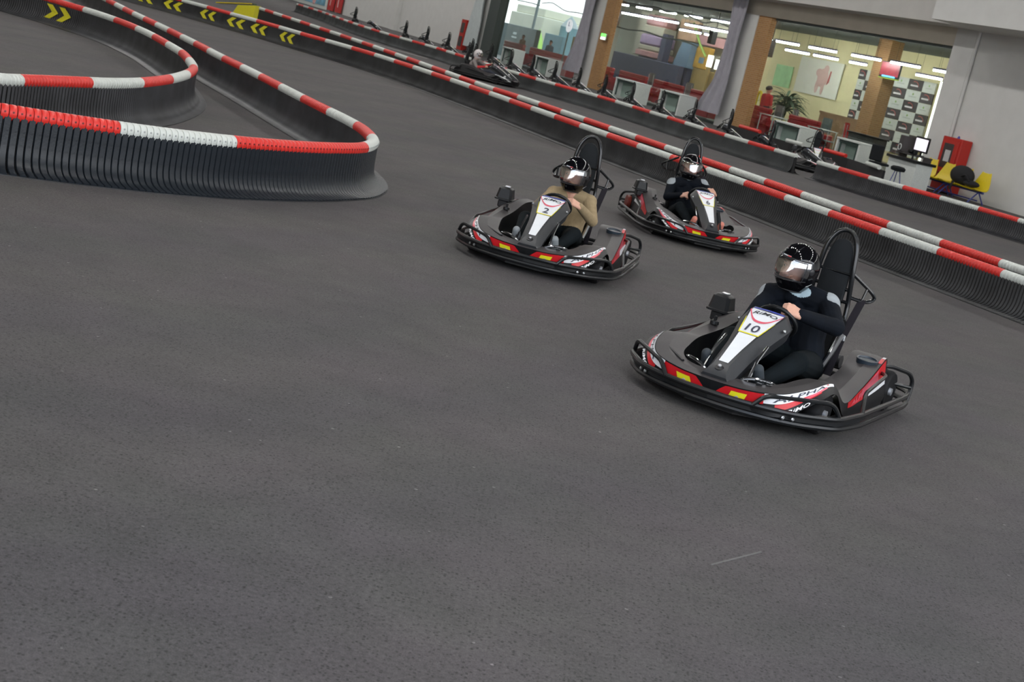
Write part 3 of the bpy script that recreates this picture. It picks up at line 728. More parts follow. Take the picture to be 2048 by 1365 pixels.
    def rr(x0, x1, y0, y1, z): c_ = .02; return [(x0+c_,y0,z),(x1-c_,y0,z),(x1,y0+c_,z),(x1,y1-c_,z),(x1-c_,y1,z),(x0+c_,y1,z),(x0,y1-c_,z),(x0,y0+c_,z)]
    ab.loft([rr(-.345,-.175,-.645,-.485,.368), rr(-.345,-.175,-.645,-.485,.380), rr(-.337,-.183,-.637,-.493,.386), rr(-.325,-.195,-.625,-.505,.468), rr(-.31,-.21,-.61,-.52,.482)])
    a_ = P(ab, 'air_box', 'black_plastic'); P(MB().bbox(-.285, -.245, -.585, -.535, .480, .494, .004), 'clip', 'alu', a_)
    P(MB().bbox(-.32, -.20, -.61, -.52, .30, .37, .01), 'air_box_neck', 'black_plastic')
    kn = MB(); kn.lathe([(.03, 0), (.028, .02), (.012, .025)], 12, (.10,-.455,.332)); kn.bbox(.085, .115, -.462, -.447, .35, .385, .004); P(kn, 'fuel_cap', 'black_plastic')
    # cup holder on the left pod: raised ring, dark disc painting its shaded depth
    cu = MB(); cu.lathe([(.066, -.03), (.070, .012), (.060, .014), (.055, .004), (.004, .003)], 20, (-.345,.435,.331), (.12,.02,1)); P(cu, 'cup_holder', 'cup_dark')
    return k
def place(o, x, y, deg, z=0): o.location = (x, y, z); o.rotation_euler = (0, 0, R(deg))
KP = {10: (1.6703, 9.5720, -117.30), 2: (.15406, 13.2598, -100.88), 6: (1.6417, 17.9335, -79.935)}
kart10 = make_kart('10', 'black go-kart with number 10 on its white nose plate, driver in black suit'); place(kart10, *KP[10])
def renumber(src, number, label):
    k = copy_tree(src); k['label'] = label
    cn = [c for c in k.children if c.name.startswith('console')][0]
    old = [c for c in cn.children if c.name.startswith('lettering')][-1]
    asp = text_data(number, bold=.012)[2]; hh = .074; ww = hh*asp
    def fN(u, w):
        x = .722-hh*w; _, cw = cons(x); return ctop(x, (u-.5)*ww/cw, .007)
    mb = MB(); add_text(mb, number, fN, 0, bold=.012); me = mb.mesh('lettering', 'stk_dark', False)
    for c in cn.children:
        if c.get('num'): c.data = me
    return k
for c in [c for c in kart10.children if c.name.startswith('console')][0].children:
    if c.name.startswith('lettering') and len(c.data.vertices) == len(text_data('10', bold=.012)[0]): c['num'] = 1
kart2 = renumber(kart10, '2', 'black go-kart with number 2 on its white nose plate, driver in beige sweater'); place(kart2, *KP[2])
kart6 = renumber(kart10, '6', 'black go-kart with number 6 on its white nose plate beside the double barrier'); place(kart6, *KP[6])
for kk in (kart10, kart2, kart6):
    for c in [c for c in kk.children if c.name.startswith('console')][0].children:
        if c.get('num') is not None: del c['num']
# one light mesh of the whole kart for the parked row
def join_tree(root, skip=()):
    bm = bmesh.new(); mats = []
    def rec(o, M):
        if o.type == 'MESH' and not any(o.name.startswith(s) for s in skip):
            me = o.data; start = len(bm.faces); nv = len(bm.verts)
            bm.from_mesh(me); bm.verts.ensure_lookup_table(); bm.faces.ensure_lookup_table()
            bmesh.ops.transform(bm, matrix=M, verts=bm.verts[nv:])
            mp = []
            for m in me.materials:
                if m not in mats: mats.append(m)
                mp.append(mats.index(m))
            for f in bm.faces[start:]: f.material_index = mp[f.material_index]
        for c in o.children: rec(c, M @ c.matrix_basis)
    rec(root, Matrix.Identity(4))
    me = bpy.data.meshes.new('parked_kart'); bm.to_mesh(me); bm.free()
    for m in mats: me.materials.append(m)
    return me
KART_ME = join_tree(kart10, skip=('lettering',))
PARK = [(38.9, ''), (30.9, ''), (27.9, ''), (25.2, ''), (22.4, ''), (20.3, 'in front of the dark pier'), (18.2, ''), (16.1, ''), (14.05, ''), (12.0, 'in front of the far curtain'), (9.95, 'in front of the exit sign pier'), (7.9, ''), (5.85, ''), (3.8, ''), (1.7, 'in front of the flared curtain'), (-.55, '')]
for i, (s, where) in enumerate(PARK):
    a = R(-20+random.uniform(-3, 3)); hoop = W(s, -8.7)
    o = link('parked_kart', KART_ME, None, hoop+Vector((math.cos(a), math.sin(a), 0))*.57, a)
    tag(o, ('empty black go-kart parked behind the long barrier '+where) if where else 'empty black go-kart parked in the row behind the long barrier', 'go-kart', 'empty go-karts parked in a row')
o = link('parked_kart', KART_ME, None, W(.95, -6.2), R(-95)); tag(o, 'empty black go-kart turned nose to the track behind the parked row', 'go-kart', 'empty go-karts parked in a row')
# ------------------------------------------------------------------ people
mat('skin', (.62, .34, .245), .5, var=.06, scale=40)
mat('suit_black', (.004, .006, .010), .8, spec=.15, var=.3, scale=12, bump=.15, bscale=30)
mat('suit_grey', (.30, .33, .35), .7, var=.06)
mat('collar_blue', (.36, .47, .52), .8, var=.05)
mat('sweater_beige', (.30, .225, .125), .9, var=.1, scale=30, bump=.2, bscale=120)
mat('trousers_black', (.003, .006, .008), .85, spec=.15, var=.25, scale=10)
mat('shoe_grey', (.03, .038, .045), .75); mat('shoe_white', (.6, .62, .62), .6); mat('shoe_pale', (.22, .24, .25), .6); mat('shoe_coral', (.62, .22, .16), .7)
mat('helmet_black', (.003, .003, .004), .05, var=.02, spec=.55)
mat('helmet_trim', (.02, .02, .022), .35)
mat('helmet_lining', (.01, .01, .01), .9)
mat('hair_dark', (.03, .02, .015), .7)
mat('lip', (.50, .17, .15), .5); mat('eye_dark', (.02, .015, .012), .3); mat('eye_white', (.7, .7, .68), .4)
mat('shirt_red', (.62, .03, .035), .8); mat('pants_dark', (.03, .035, .05), .85); mat('shirt_blue', (.12, .17, .24), .85); mat('shirt_brown', (.30, .19, .13), .85)
mat('helmet_white', (.7, .66, .66), .2, coat=.5); mat('shirt_grey', (.25, .22, .21), .85)
mat_glass('visor', (.82, .83, .85), .38)
def capsule_mesh(caps):
    mb = MB()
    for p0, r0, p1, r1, tg in caps:
        p0, p1 = Vector(p0), Vector(p1); n = 14
        ax = p1-p0; L = ax.length
        if L < 1e-5: mb.sphere(p0, r0, n, 9); continue
        ax /= L; prof = []
        for j in range(7): a = math.pi/2*(1-j/6); prof.append((r0*math.cos(a), -r0*math.sin(a)))
        for j in range(7): a = math.pi/2*j/6; prof.append((r1*math.cos(a), L+r1*math.sin(a)))
        mb.lathe(prof, n, p0, ax)
    return mb
def body_from_capsules(name, caps, tags, voxel, parent, extra=None, smooth=4):
    """one continuous skin grown around the limbs; tags: tag -> material name."""
    mb = capsule_mesh(caps); me = bpy.data.meshes.new(name); me.from_pydata(mb.v, [], mb.f)
    bm = bmesh.new(); bm.from_mesh(me); bmesh.ops.recalc_face_normals(bm, faces=bm.faces); bm.to_mesh(me); bm.free()
    ob = bpy.data.objects.new(name, me); COL.objects.link(ob)
    rm = ob.modifiers.new('r', 'REMESH'); rm.mode = 'VOXEL'; rm.voxel_size = voxel
    if smooth:
        sm = ob.modifiers.new('s', 'SMOOTH'); sm.factor = .5; sm.iterations = smooth
    dg = bpy.context.evaluated_depsgraph_get(); ev = ob.evaluated_get(dg)
    out = bpy.data.meshes.new_from_object(ev); ob.modifiers.clear(); ob.data = out; bpy.data.meshes.remove(me)
    names = list(dict.fromkeys(list(tags.values())+([x[1] for x in extra] if extra else [])))
    out.materials.clear()
    for m in names: out.materials.append(MATS[m])
    nf = len(out.polygons); c = np.empty(nf*3); out.polygons.foreach_get('center', c); c = c.reshape(-1, 3)
    best = np.full(nf, 1e9); idx = np.zeros(nf, int)
    for p0, r0, p1, r1, tg in caps:
        a = np.array(p0); d = np.array(p1)-a; L2 = max(d@d, 1e-9)
        t = np.clip(((c-a)@d)/L2, 0, 1); dist = np.linalg.norm(c-(a+t[:, None]*d), axis=1)-(r0+(r1-r0)*t)
        m = dist < best; best[m] = dist[m]; idx[m] = names.index(tags[tg])
    if extra:
        for fn, mname, onlytag in extra:
            m = fn(c) & np.isin(idx, [names.index(x) for x in onlytag]); idx[m] = names.index(mname)
    out.polygons.foreach_set('material_index', idx.astype(np.int32)); out.polygons.foreach_set('use_smooth', [True]*nf); out.update()
    ob.parent = parent; return ob
def hand(wrist, knuck, back, side, tag_='skin', curl=(62, 72, 45), sc=1.0):
    """capsules of a hand: wrist->knuckle direction, back-of-hand normal, side points to the thumb."""
    w = Vector(wrist); f = (Vector(knuck)-w).normalized(); b = Vector(back); b = (b-f*b.dot(f)).normalized(); s = Vector(side); s = (s-f*s.dot(f)-b*s.dot(b)).normalized()
    out = []; L = .082*sc
    for q in (-.027, -.009, .009, .027): out.append((w+s*q*.7*sc, .017*sc, w+f*L+s*q*1.15*sc, .0125*sc, tag_))
    for i, (q, fl_) in enumerate(((.032, .94), (.0105, 1.0), (-.0115, .95), (-.0325, .78))):
        p = w+f*L+s*q*sc; d = f.copy(); bb = b.copy()
        for k, (ln, rr) in enumerate(((.042, .0098), (.027, .0090), (.021, .0082))):
            a = R(curl[k]); d, bb = (d*math.cos(a)-bb*math.sin(a)).normalized(), (bb*math.cos(a)+d*math.sin(a)).normalized()
            e = p+d*ln*fl_*sc; out.append((p, rr*sc, e, rr*.93*sc, tag_)); p = e
    p = w+f*.028*sc+s*.026*sc; d = (f*.62+s*.62-b*.45).normalized()
    for ln, rr in ((.036, .0125), (.030, .0105), (.024, .009)):
        e = p+d*ln*sc; out.append((p, rr*sc, e, rr*.93*sc, tag_)); p = e; d = (d+f*.35-s*.35-b*.25).normalized()
    return out
def make_helmet(parent, c, yaw, pitch, roll=0, shell='helmet_black'):
    """full-face helmet centred at c; faces +x before rotation."""
    M = Matrix.Translation(c) @ Matrix.Rotation(yaw, 4, 'Z') @ Matrix.Rotation(roll, 4, 'X') @ Matrix.Rotation(pitch, 4, 'Y')
    def sh(az, el, k=1.0):
        ca, sa, ce, se = math.cos(az), math.sin(az), math.cos(el), math.sin(el)
        rx = .150 if ca > 0 else .148
        x = rx*ce*ca; y = .129*ce*sa; z = (.152 if se > 0 else .176)*se
        fr = max(0, ca)
        if se < 0: x *= 1+.16*fr*fr*min(1, -se*2.2); y *= 1-.05*min(1, -se*1.5)
        if ce < .98 and se > 0: z *= 1.0
        return Vector((x, y, z))*k
    def opening(az, el): return abs(az) < R(66) and R(-25) < el < R(19)
    sm = MB(); NU, NV = 72, 40; e0, e1 = R(-58), R(90)
    def vid(i, j): return (i % NU)*(NV+1)+j
    V = [sh(-math.pi+2*math.pi*i/NU, e0+(e1-e0)*j/NV) for i in range(NU) for j in range(NV+1)]
    F = []
    for i in range(NU):
        for j in range(NV):
            az = -math.pi+2*math.pi*(i+.5)/NU; el = e0+(e1-e0)*(j+.5)/NV
            if not opening(az, el): F.append((vid(i, j), vid(i+1, j), vid(i+1, j+1), vid(i, j+1)))
    sm.add(V, F); sm.add([p*.94 for p in V], [tuple(reversed(f)) for f in F], 1)
    # lips joining both skins around the eye port and neck
    rim = MB()
    def edge_tube(pts, r, mi=0, closed=True): rim.tube(pts, r, 6, mi, closed=closed)
    port = [sh(R(-66+132*i/16), R(19)) for i in range(17)]+[sh(R(66), R(19-44*i/6)) for i in range(1, 6)]+[sh(R(66-132*i/16), R(-25)) for i in range(17)]+[sh(R(-66), R(-25+44*i/6)) for i in range(1, 6)]
    edge_tube([p*.99 for p in port], .007)
    edge_tube([sh(2*math.pi*i/40, e0, .975) for i in range(40)], .008)
    sm.xform(M); h = sm.build('helmet', [shell, 'helmet_lining'], parent)
    rim.xform(M); rim.build('port_trim', 'helmet_trim', h)
    vz = MB()
    def vf(u, w): return sh(R(-78+156*u), R(-27+49*w*(1-.12*abs(2*u-1)**2)+6*abs(2*u-1)**2), 1.028)
    vz.grid(vf, 36, 10); vz.xform(M); vz.build('visor', 'visor', h)
    rb = MB()
    rb.tube([vf(u/36, 0) for u in range(37)], .0035, 5); rb.tube([vf(u/36, 1) for u in range(37)], .0035, 5)
    for sg in (1, -1):
        rb.lathe([(.020, 0), (.020, .006), (.012, .009)], 12, sh(sg*R(84), R(2), 1.0), (.1, sg, 0))
    rb.xform(M); rb.build('visor_edge', 'helmet_trim', h)
    lb = MB(); lb.grid(lambda u, w: sh(R(-16+32*u), R(22.5+3.5*w), 1.02), 10, 1); lb.xform(M); lb.build('brow_label', 'stk_grey', h)
    tp = MB(); tp.grid(lambda u, w: sh(R(4+12*u), R(23.2+2.2*w), 1.024), 5, 1); tp.xform(M); tp.build('label_mark', 'stk_red', h)
    for sg in (1, -1):
        vn = MB(); vn.grid(lambda u, w: sh(sg*R(6+9*u), R(-40+7*w), 1.012), 3, 1); vn.xform(M); vn.build('chin_vent', 'helmet_lining', h)
        top = MB(); top.tube([sh(sg*R(18), R(34), 1.0), sh(sg*R(24), R(52), 1.012), sh(sg*R(40), R(68), 1.0)], [.004, .010, .004], 6); top.xform(M); top.build('top_vent', shell, h)
        st_ = MB(); st_.grid(lambda u, w: sh(sg*R(92+22*u), R(-34+8*u+2.2*w), 1.006), 6, 1); st_.xform(M); st_.build('side_mark', 'stk_white', h)
    return h, M
def face_features(parent, M):
    """face behind the visor: returns capsules (head) in kart space and adds eyes, brows and lips."""
    cap = []
    T = lambda x, y, z: M @ Vector((x+.008, y, z-.016))
    cap.append((T(.0, 0, .035), .088, T(.012, 0, -.03), .082, 'skin'))
    cap.append((T(.045, .03, -.055), .042, T(.045, -.03, -.055), .042, 'skin')); cap.append((T(.058, 0, -.095), .030, T(.05, 0, -.085), .035, 'skin'))
    for sg in (1, -1): cap.append((T(.058, sg*.036, -.026), .030, T(.060, sg*.030, -.040), .028, 'skin'))     # cheeks
    cap.append((T(.090, 0, .005), .010, T(.112, 0, -.033), .0145, 'skin'))                                  # nose
    for sg in (1, -1): cap.append((T(.098, sg*.013, -.036), .010, T(.098, sg*.012, -.036), .010, 'skin'))
    cap.append((T(.085, -.03, .032), .014, T(.085, .03, .032), .014, 'skin'))                               # brow ridge
    cap.append((T(-.02, 0, -.09), .058, T(-.04, 0, -.17), .058, 'neck'))                                      # neck
    for sg in (1, -1):
        e = MB(); e.sphere(T(.078, sg*.032, .010), .0105, 10, 7); e.build('eye', 'eye_white', parent)
        e = MB(); e.sphere(T(.0855, sg*.032, .010), (.0065,)*3, 8, 6); e.build('iris', 'eye_dark', parent)
        b = MB(); b.tube([T(.094, sg*.014, .034), T(.096, sg*.032, .038), T(.086, sg*.050, .033)], .0048, 6); b.build('eyebrow', 'hair_dark', parent)
    l = MB(); l.tube([T(.078, -.030, -.060), T(.093, -.013, -.066), T(.096, 0, -.067), T(.093, .013, -.066), T(.078, .030, -.060)], [.003, .006, .0065, .006, .003], 6); l.build('mouth', 'lip', parent)
    return cap
def driver(label, pose, P, outfit):
    """P: dict of joints in kart space."""
    root = thing('person', label, 'person', (pose[0], pose[1], 0), R(pose[2]))
    h, M = make_helmet(root, P['head'], P['yaw'], P['pitch'], P.get('roll', 0))
    caps = face_features(root, M)
    V = Vector; pel = V(P['pelvis']); ch = V(P['chest']); nk = V(P['neck']); b = P.get('bulk', 1.0)
    T = 'top'
    for sg in (1, -1):
        y = V((0, sg, 0))
        caps += [(pel+y*.075*b, .115*b, pel.lerp(ch, .55)+y*.065*b, .112*b, T), (pel.lerp(ch, .5)+y*.06*b, .115*b, ch+y*.075*b, .118*b, T)]
    caps += [(ch, .13*b, nk, .075*b, T), (nk, .068, nk.lerp(V(P['head']), .35), .062, 'collar')]
    for sd, sg in (('L', 1), ('R', -1)):
        sh_, el, wr = V(P['sh'+sd]), V(P['el'+sd]), V(P['wr'+sd])
        caps += [(nk.lerp(sh_, .25), .075*b, sh_, .070*b, T), (sh_, .068*b, el, .052*b, T), (el, .053*b, wr.lerp(el, .06), .037*b, T), (ch+V((0, sg*.06, .03)), .10*b, sh_, .075*b, T)]
        caps += hand(wr, P['kn'+sd], P['bk'+sd], P['th'+sd], sc=P.get('hs', 1.0))
        hp, kn, an, to = V(P['hip'+sd]), V(P['knee'+sd]), V(P['ank'+sd]), V(P['toe'+sd])
        caps += [(pel, .11*b, hp, .105*b, 'legs'), (hp, .102*b, kn, .068*b, 'legs'), (kn, .066*b, an, .043*b, 'legs')]
        hl = an+(an-to).normalized()*.035+V((0, 0, -.03))
        caps += [(an, .040, hl, .036, 'shoe'), (hl, .034, to.lerp(hl, .35), .037, 'shoe'), (to.lerp(hl, .35), .038, to, .031, 'shoe2'), (an, .040, to.lerp(hl, .5), .037, 'shoe')]
    body_from_capsules('body', caps, dict(skin='skin', top=outfit['top'], collar=outfit['collar'], neck=outfit['neck'], legs=outfit['legs'], shoe=outfit['shoe'], shoe2=outfit.get('shoe2', outfit['shoe'])), .0055, root, outfit.get('extra'), 3)
    return root
def near(p, r):
    p = np.array(p); return lambda c: np.linalg.norm(c-p, axis=1) < r
def ell(p, r):
    p = np.array(p); r = np.array(r); return lambda c: (((c-p)/r)**2).sum(1) < 1
base = dict(hipL=(-.18,.11,.20), hipR=(-.18,-.11,.20), kneeL=(.36,.215,.30), kneeR=(.38,-.215,.33), ankL=(.80,.155,.185), ankR=(.82,-.155,.185), toeL=(.875,.16,.285), toeR=(.90,-.16,.285))
p10 = dict(base, head=Vector((-.13,-.095,.802)), yaw=R(-22), pitch=R(-1), roll=R(-4), pelvis=(-.27,-.01,.21), chest=(-.27,-.055,.47), neck=(-.215,-.08,.635), bulk=1.07,
  shL=(-.225,.125,.615), elL=(-.02,.275,.52), wrL=(.285,.125,.575), knL=(.335,.035,.600), bkL=(.75,.1,.7), thL=(-.6,0,.8),
  shR=(-.185,-.24,.575), elR=(.0,-.27,.40), wrR=(.19,-.165,.445), knR=(.265,-.12,.475), bkR=(-.2,-.5,.8), thR=(0,.8,.6))
driver('driver in black and grey race suit and black full-face helmet steering the number 10 kart', KP[10], p10,
  dict(top='suit_black', collar='collar_blue', neck='suit_black', legs='trousers_black', shoe='shoe_grey', extra=[(ell((-.245,.165,.655),(.10,.065,.075)), 'suit_grey', ['suit_black']), (ell((-.15,-.315,.585),(.07,.05,.07)), 'suit_grey', ['suit_black']), (ell((-.20,-.065,.655),(.115,.10,.045)), 'collar_blue', ['suit_black'])]))
p2 = dict(base, head=Vector((-.20,.01,.745)), yaw=R(-20), pitch=R(1), roll=R(-3), pelvis=(-.28,0,.2), chest=(-.30,.01,.42), neck=(-.26,.02,.56), bulk=.94, hs=.94,
  shL=(-.24,.175,.535), elL=(-.03,.275,.405), wrL=(.21,.175,.525), knL=(.275,.115,.555), bkL=(.6,.4,.7), thL=(-.5,-.4,.8),
  shR=(-.24,-.145,.53), elR=(-.01,-.215,.415), wrR=(.185,-.145,.47), knR=(.26,-.105,.505), bkR=(.1,-.5,.8), thR=(0,.9,.4))
driver('driver in beige sweater and black full-face helmet steering the number 2 kart', KP[2], p2,
  dict(top='sweater_beige', collar='skin', neck='skin', legs='trousers_black', shoe='shoe_grey', shoe2='shoe_pale'))
p6 = dict(base, head=Vector((-.24,-.045,.76)), yaw=R(2), pitch=R(-1), roll=R(-2), pelvis=(-.28,0,.2), chest=(-.29,-.03,.43), neck=(-.25,-.035,.585), bulk=.92, hs=.98,
  shL=(-.22,.140,.585), elL=(.02,.25,.47), wrL=(.23,.185,.545), knL=(.30,.135,.580), bkL=(.6,.4,.7), thL=(-.5,-.4,.8),
  shR=(-.22,-.215,.525), elR=(-.07,-.275,.375), wrR=(.155,-.165,.445), knR=(.235,-.135,.475), bkR=(.5,-.5,.6), thR=(0,.7,.7))
driver('driver in black and grey race suit and coral shoes steering the number 6 kart', KP[6], p6,
  dict(top='suit_black', collar='collar_blue', neck='suit_black', legs='trousers_black', shoe='shoe_white', shoe2='shoe_coral', extra=[(ell((-.21,.160,.63),(.10,.06,.055)), 'suit_grey', ['suit_black']), (ell((-.20,-.255,.565),(.09,.06,.06)), 'suit_grey', ['suit_black'])]))
# ponytail of the driver in the beige sweater
# standing people far away inside the shop
def stander(label, s, n, z, h, rot, top, legs, hairm='hair_dark', arms=0.0, bulk=1.0):
    root = wallthing('person', label, 'person', s, n, z, rot, 'people standing behind the glass'); k = h/1.78
    V = lambda x, y, z_: (x*k, y*k, z_*k)
    caps = [(V(0,0,1.60), .085*k, V(.01,0,1.66), .088*k, 'skin'), (V(0,0,1.68), .094*k, V(-.02,0,1.66), .094*k, 'hair'), (V(0,0,1.52), .055*k, V(0,0,1.42), .06*k, 'skin'), (V(.1,0,1.63), .012*k, V(.098,0,1.61), .015*k, 'skin')]
    for sg in (1, -1):
        caps += [(V(0,sg*.08,1.0), .115*k, V(0,sg*.09,1.32), .125*k, 'top'), (V(0,sg*.05,1.4), .08*k, V(0,sg*.19,1.38), .07*k, 'top'),
                 (V(0,sg*.20,1.37), .062*k, V(.02,sg*.25,1.10), .048*k, 'top'), (V(.02,sg*.25,1.10), .042*k, V(.12+arms,sg*.22,.90+arms*.6), .032*k, 'skin'), (V(.12+arms,sg*.22,.90+arms*.6), .035*k, V(.15+arms,sg*.215,.83+arms*.6), .03*k, 'skin'),
                 (V(0,sg*.09,.98), .115*k, V(0,sg*.10,.88), .11*k, 'legs'), (V(0,sg*.10,.88), .095*k, V(.02,sg*.11,.48), .062*k, 'legs'), (V(.02,sg*.11,.48), .06*k, V(-.01,sg*.11,.1), .045*k, 'legs'), (V(-.01,sg*.11,.05), .045*k, V(.15,sg*.12,.04), .04*k, 'shoe')]
    body_from_capsules('body', caps, dict(skin='skin', hair=hairm, top=top, legs=legs, shoe='black_plastic'), .016, root, None, 2).scale = (bulk, bulk, 1)
stander('person in red T-shirt seen from behind, standing by the red sofa inside the glass', 18.9, 3.0, .03, 1.95, R(90), 'shirt_red', 'pants_dark', bulk=1.3)
stander('person in brown top standing behind the far glass near the dark pier', 45.0, 2.9, .03, 1.6, R(-70), 'shirt_brown', 'pants_dark')
stander('person in blue top standing behind the far glass by the white tables', 41.15, 2.9, .03, 1.66, R(-60), 'shirt_blue', 'pants_dark')
# ------------------------------------------------------------------ far side of the hall: curtains, cafe, pit furniture
mat('curtain', (.36, .35, .39), .9, var=.08, scale=4); mat('curtain_pale', (.55, .60, .60), .9, var=.05, scale=4)
mat('frame_white', (.66, .70, .67), .5); mat('green_panel', (.34, .46, .40), .35, var=.05); mat('dark_green', (.03, .06, .05), .5)
mat('sofa_red', (.46, .02, .028), .5, var=.1); mat('chair_grey', (.20, .23, .24), .6); mat('wood_brown', (.33, .20, .10), .6, var=.12)
mat('leaf_green', (.045, .10, .045), .6, var=.2); mat('pot', (.25, .2, .16), .7)
mat('bench_yellow', (.78, .60, .015), .4, var=.04); mat('bench_blue', (.03, .045, .22), .4); mat('bag_black', (.012, .012, .014), .85, bump=.3)
mat('cab_red', (.46, .022, .014), .35, var=.05); mat('cab_glass', (.06, .05, .05), .15); mat('paper', (.5, .5, .5), .7)
mat('screen_white', (.75, .70, .78), .3, emit=.6, var=.1); mat('tv_red', (.30, .02, .04), .3, emit=.35, var=.5, scale=3); mat('tv_blue', (.10, .35, .85), .3, emit=1.2); mat('tv_lime', (.45, .65, .05), .4)
mat('panel_black', (.05, .045, .045), .6); mat('panel_white', (.62, .65, .58), .6); mat('emblem_red', (.42, .10, .09), .6); mat('emblem_white', (.7, .68, .66), .6); mat('emblem_green', (.35, .55, .20), .6); mat('emblem_grey', (.48, .50, .45), .6)
mat('poster_white', (.80, .80, .68), .6, var=.04, scale=1.5); mat('poster_pink', (.72, .48, .42), .6); mat('poster_green', (.42, .72, .36), .6, var=.15, scale=2); mat('poster_red', (.50, .08, .07), .6)
mat('lavender', (.50, .38, .58), .6, var=.2, scale=1.2); mat('pinkish', (.74, .40, .40), .6, var=.15, scale=1.3); mat('navy', (.085, .095, .17), .6, var=.1); mat('sky_blue', (.20, .32, .46), .5, var=.12, scale=1.2); mat('orange', (.72, .42, .08), .6, var=.25, scale=2.5); mat('purple', (.13, .08, .18), .6); mat('tan', (.46, .33, .13), .7, var=.12, scale=1.5); mat('peach', (.74, .48, .30), .6, var=.15, scale=1.4)
mat('lit_white', (1, .97, .95), .5, emit=1.6, var=0); mat('exit_green', (.08, .85, .06), .5, emit=2.0, var=0)
mat('slate', (.16, .19, .185), .7, var=.12, scale=1.2); mat('teal', (.11, .20, .22), .6, var=.15, scale=1); mat('stone', (.62, .60, .48), .8, var=.06, scale=.6); mat('lime', (.34, .55, .12), .6); mat('cyan', (.35, .62, .74), .5); mat('stripe', (.36, .29, .14), .7); mat('tower_peach', (.85, .75, .60), .7); mat('spire', (.30, .33, .32), .6)
mat('banner_red', (.50, .03, .03), .6); mat('poster_blue', (.20, .45, .60), .6, var=.4, scale=1.5); mat('line_white', (.45, .44, .42), .8)
def lbox(mb, w, d, z0, z1, x=0, y=0, mi=0, b=0):
    f = mb.bbox if b else mb.box
    return f(x-w/2, x+w/2, y-d/2, y+d/2, z0, z1, b, mi) if b else f(x-w/2, x+w/2, y-d/2, y+d/2, z0, z1, mi)
def curtain(label, s0, s1, flare, bot, m='curtain'):
    sc, wd = (s0+s1)/2, s1-s0
    o = wallthing('curtain', label, 'curtain', sc, -.30, 0); mb = MB()
    def fn(side):
        def g(u, w):
            z = 4.95+(bot-4.95)*w; tie = 1-.22*math.sin(math.pi*min(1, w*1.3))**2; fl_ = flare*max(0, w-.72)/.28
            x = (u-.5)*wd*tie - fl_*(1-u)*1.1
            return Vector((x, .055*math.sin(u*wd*16+math.sin(w*5)*.6)+.012*side-.06*fl_, z))
        return g
    mb.grid(fn(1), 40, 24); mb.grid(fn(-1), 40, 24); mb.build('cloth', m, o)
    MB().tube([(-wd/2-.05, .02, 4.96), (wd/2+.05, .02, 4.96)], .02, 6).build('rod', 'dark_steel', o)
curtain('grey curtain flaring outwards at its foot beside the brick pier with the loudspeaker', 16.6, 17.75, .75, .42)
curtain('grey curtain with a long dark fold between the two far windows', 30.0, 31.3, .45, .5)
curtain('pale grey curtain at the dark pier next to the red fire cabinet', 43.6, 45.4, .1, .3, 'curtain_pale')
# white-framed tables with green panels in front of the glass
def glass_table(label, s0, s1, n=-1.0):
    sc = (s0+s1)/2; w = abs(s1-s0); t = wallthing('glass_table', label, 'table', sc, n, 0, 0, 'white framed tables along the glass')
    mb = MB(); lbox(mb, w, .75, .80, .86, b=.008); mb.build('table_top', 'frame_white', t)
    for sx in (-1, 1):
        mb = MB(); lbox(mb, .10, .70, 0, .80, sx*(w/2-.05)); mb.build('side_panel', 'frame_white', t)
        mb = MB(); mb.tube([(sx*(w/2-.20), -.30, .12), (sx*(w/2-.20), -.30, .72)], .035, 8); mb.build('post', 'dark_green', t)
    mb = MB(); lbox(mb, w-.2, .04, .10, .78, 0, .0); mb.build('front_panel', 'green_panel', t)
    mb = MB(); lbox(mb, w-.2, .05, .70, .78, 0, -.28); mb.build('rail', 'dark_green', t)
for lb, a, b in (('white framed table with green panel behind the yellow bench end of the pit', 5.75, 7.1), ('white framed table with green panel between red sofas and the turned kart', 9.3, 11.05), ('white framed table with green panel right of the flared curtain', 18.1, 19.85), ('white framed table with green panel under the blue slide panel', 22.05, 24.0), ('white framed table with green panel below the round white clock', 31.25, 32.9), ('white framed table with green panel by the person in blue', 35.9, 37.2)):
    glass_table(lb, a, b)
def sofa(label, s0, s1, n=2.0):
    sc = (s0+s1)/2; w = abs(s1-s0); t = wallthing('sofa', label, 'sofa', sc, n, .03, 0, 'red sofas inside the glass')
    mb = MB(); lbox(mb, w, .75, .05, .42, b=.03); mb.build('seat', 'sofa_red', t)
    for i in range(4):
        mb = MB(); lbox(mb, w, .20, .40+i*.17, .57+i*.17, 0, -.36, b=.03); mb.build('back_roll', 'sofa_red', t)
    for sx in (-1, 1):
        mb = MB(); lbox(mb, .16, .75, .05, .66, sx*(w/2-.08), 0, b=.03); mb.build('armrest', 'sofa_red', t)
for lb, a, b in (('red sofa in front of the person in red T-shirt', 16.2, 18.2), ('red sofa beside the brick pillar with the television', 12.75, 14.75), ('red sofa under the white lit panel, next to the flared curtain', 20.9, 22.65), ('long red sofa under the orange panel', 23.5, 26.1), ('long red sofa under the blue slide panel', 27.0, 29.65), ('red sofa behind the brick pier with the green exit sign', 30.5, 32.6), ('long dull red sofa behind the far glass, beside striped boards', 35.8, 40.6), ('dull red sofa behind the far glass, beside the person in brown', 41.6, 44.3)):
    sofa(lb, a, b)
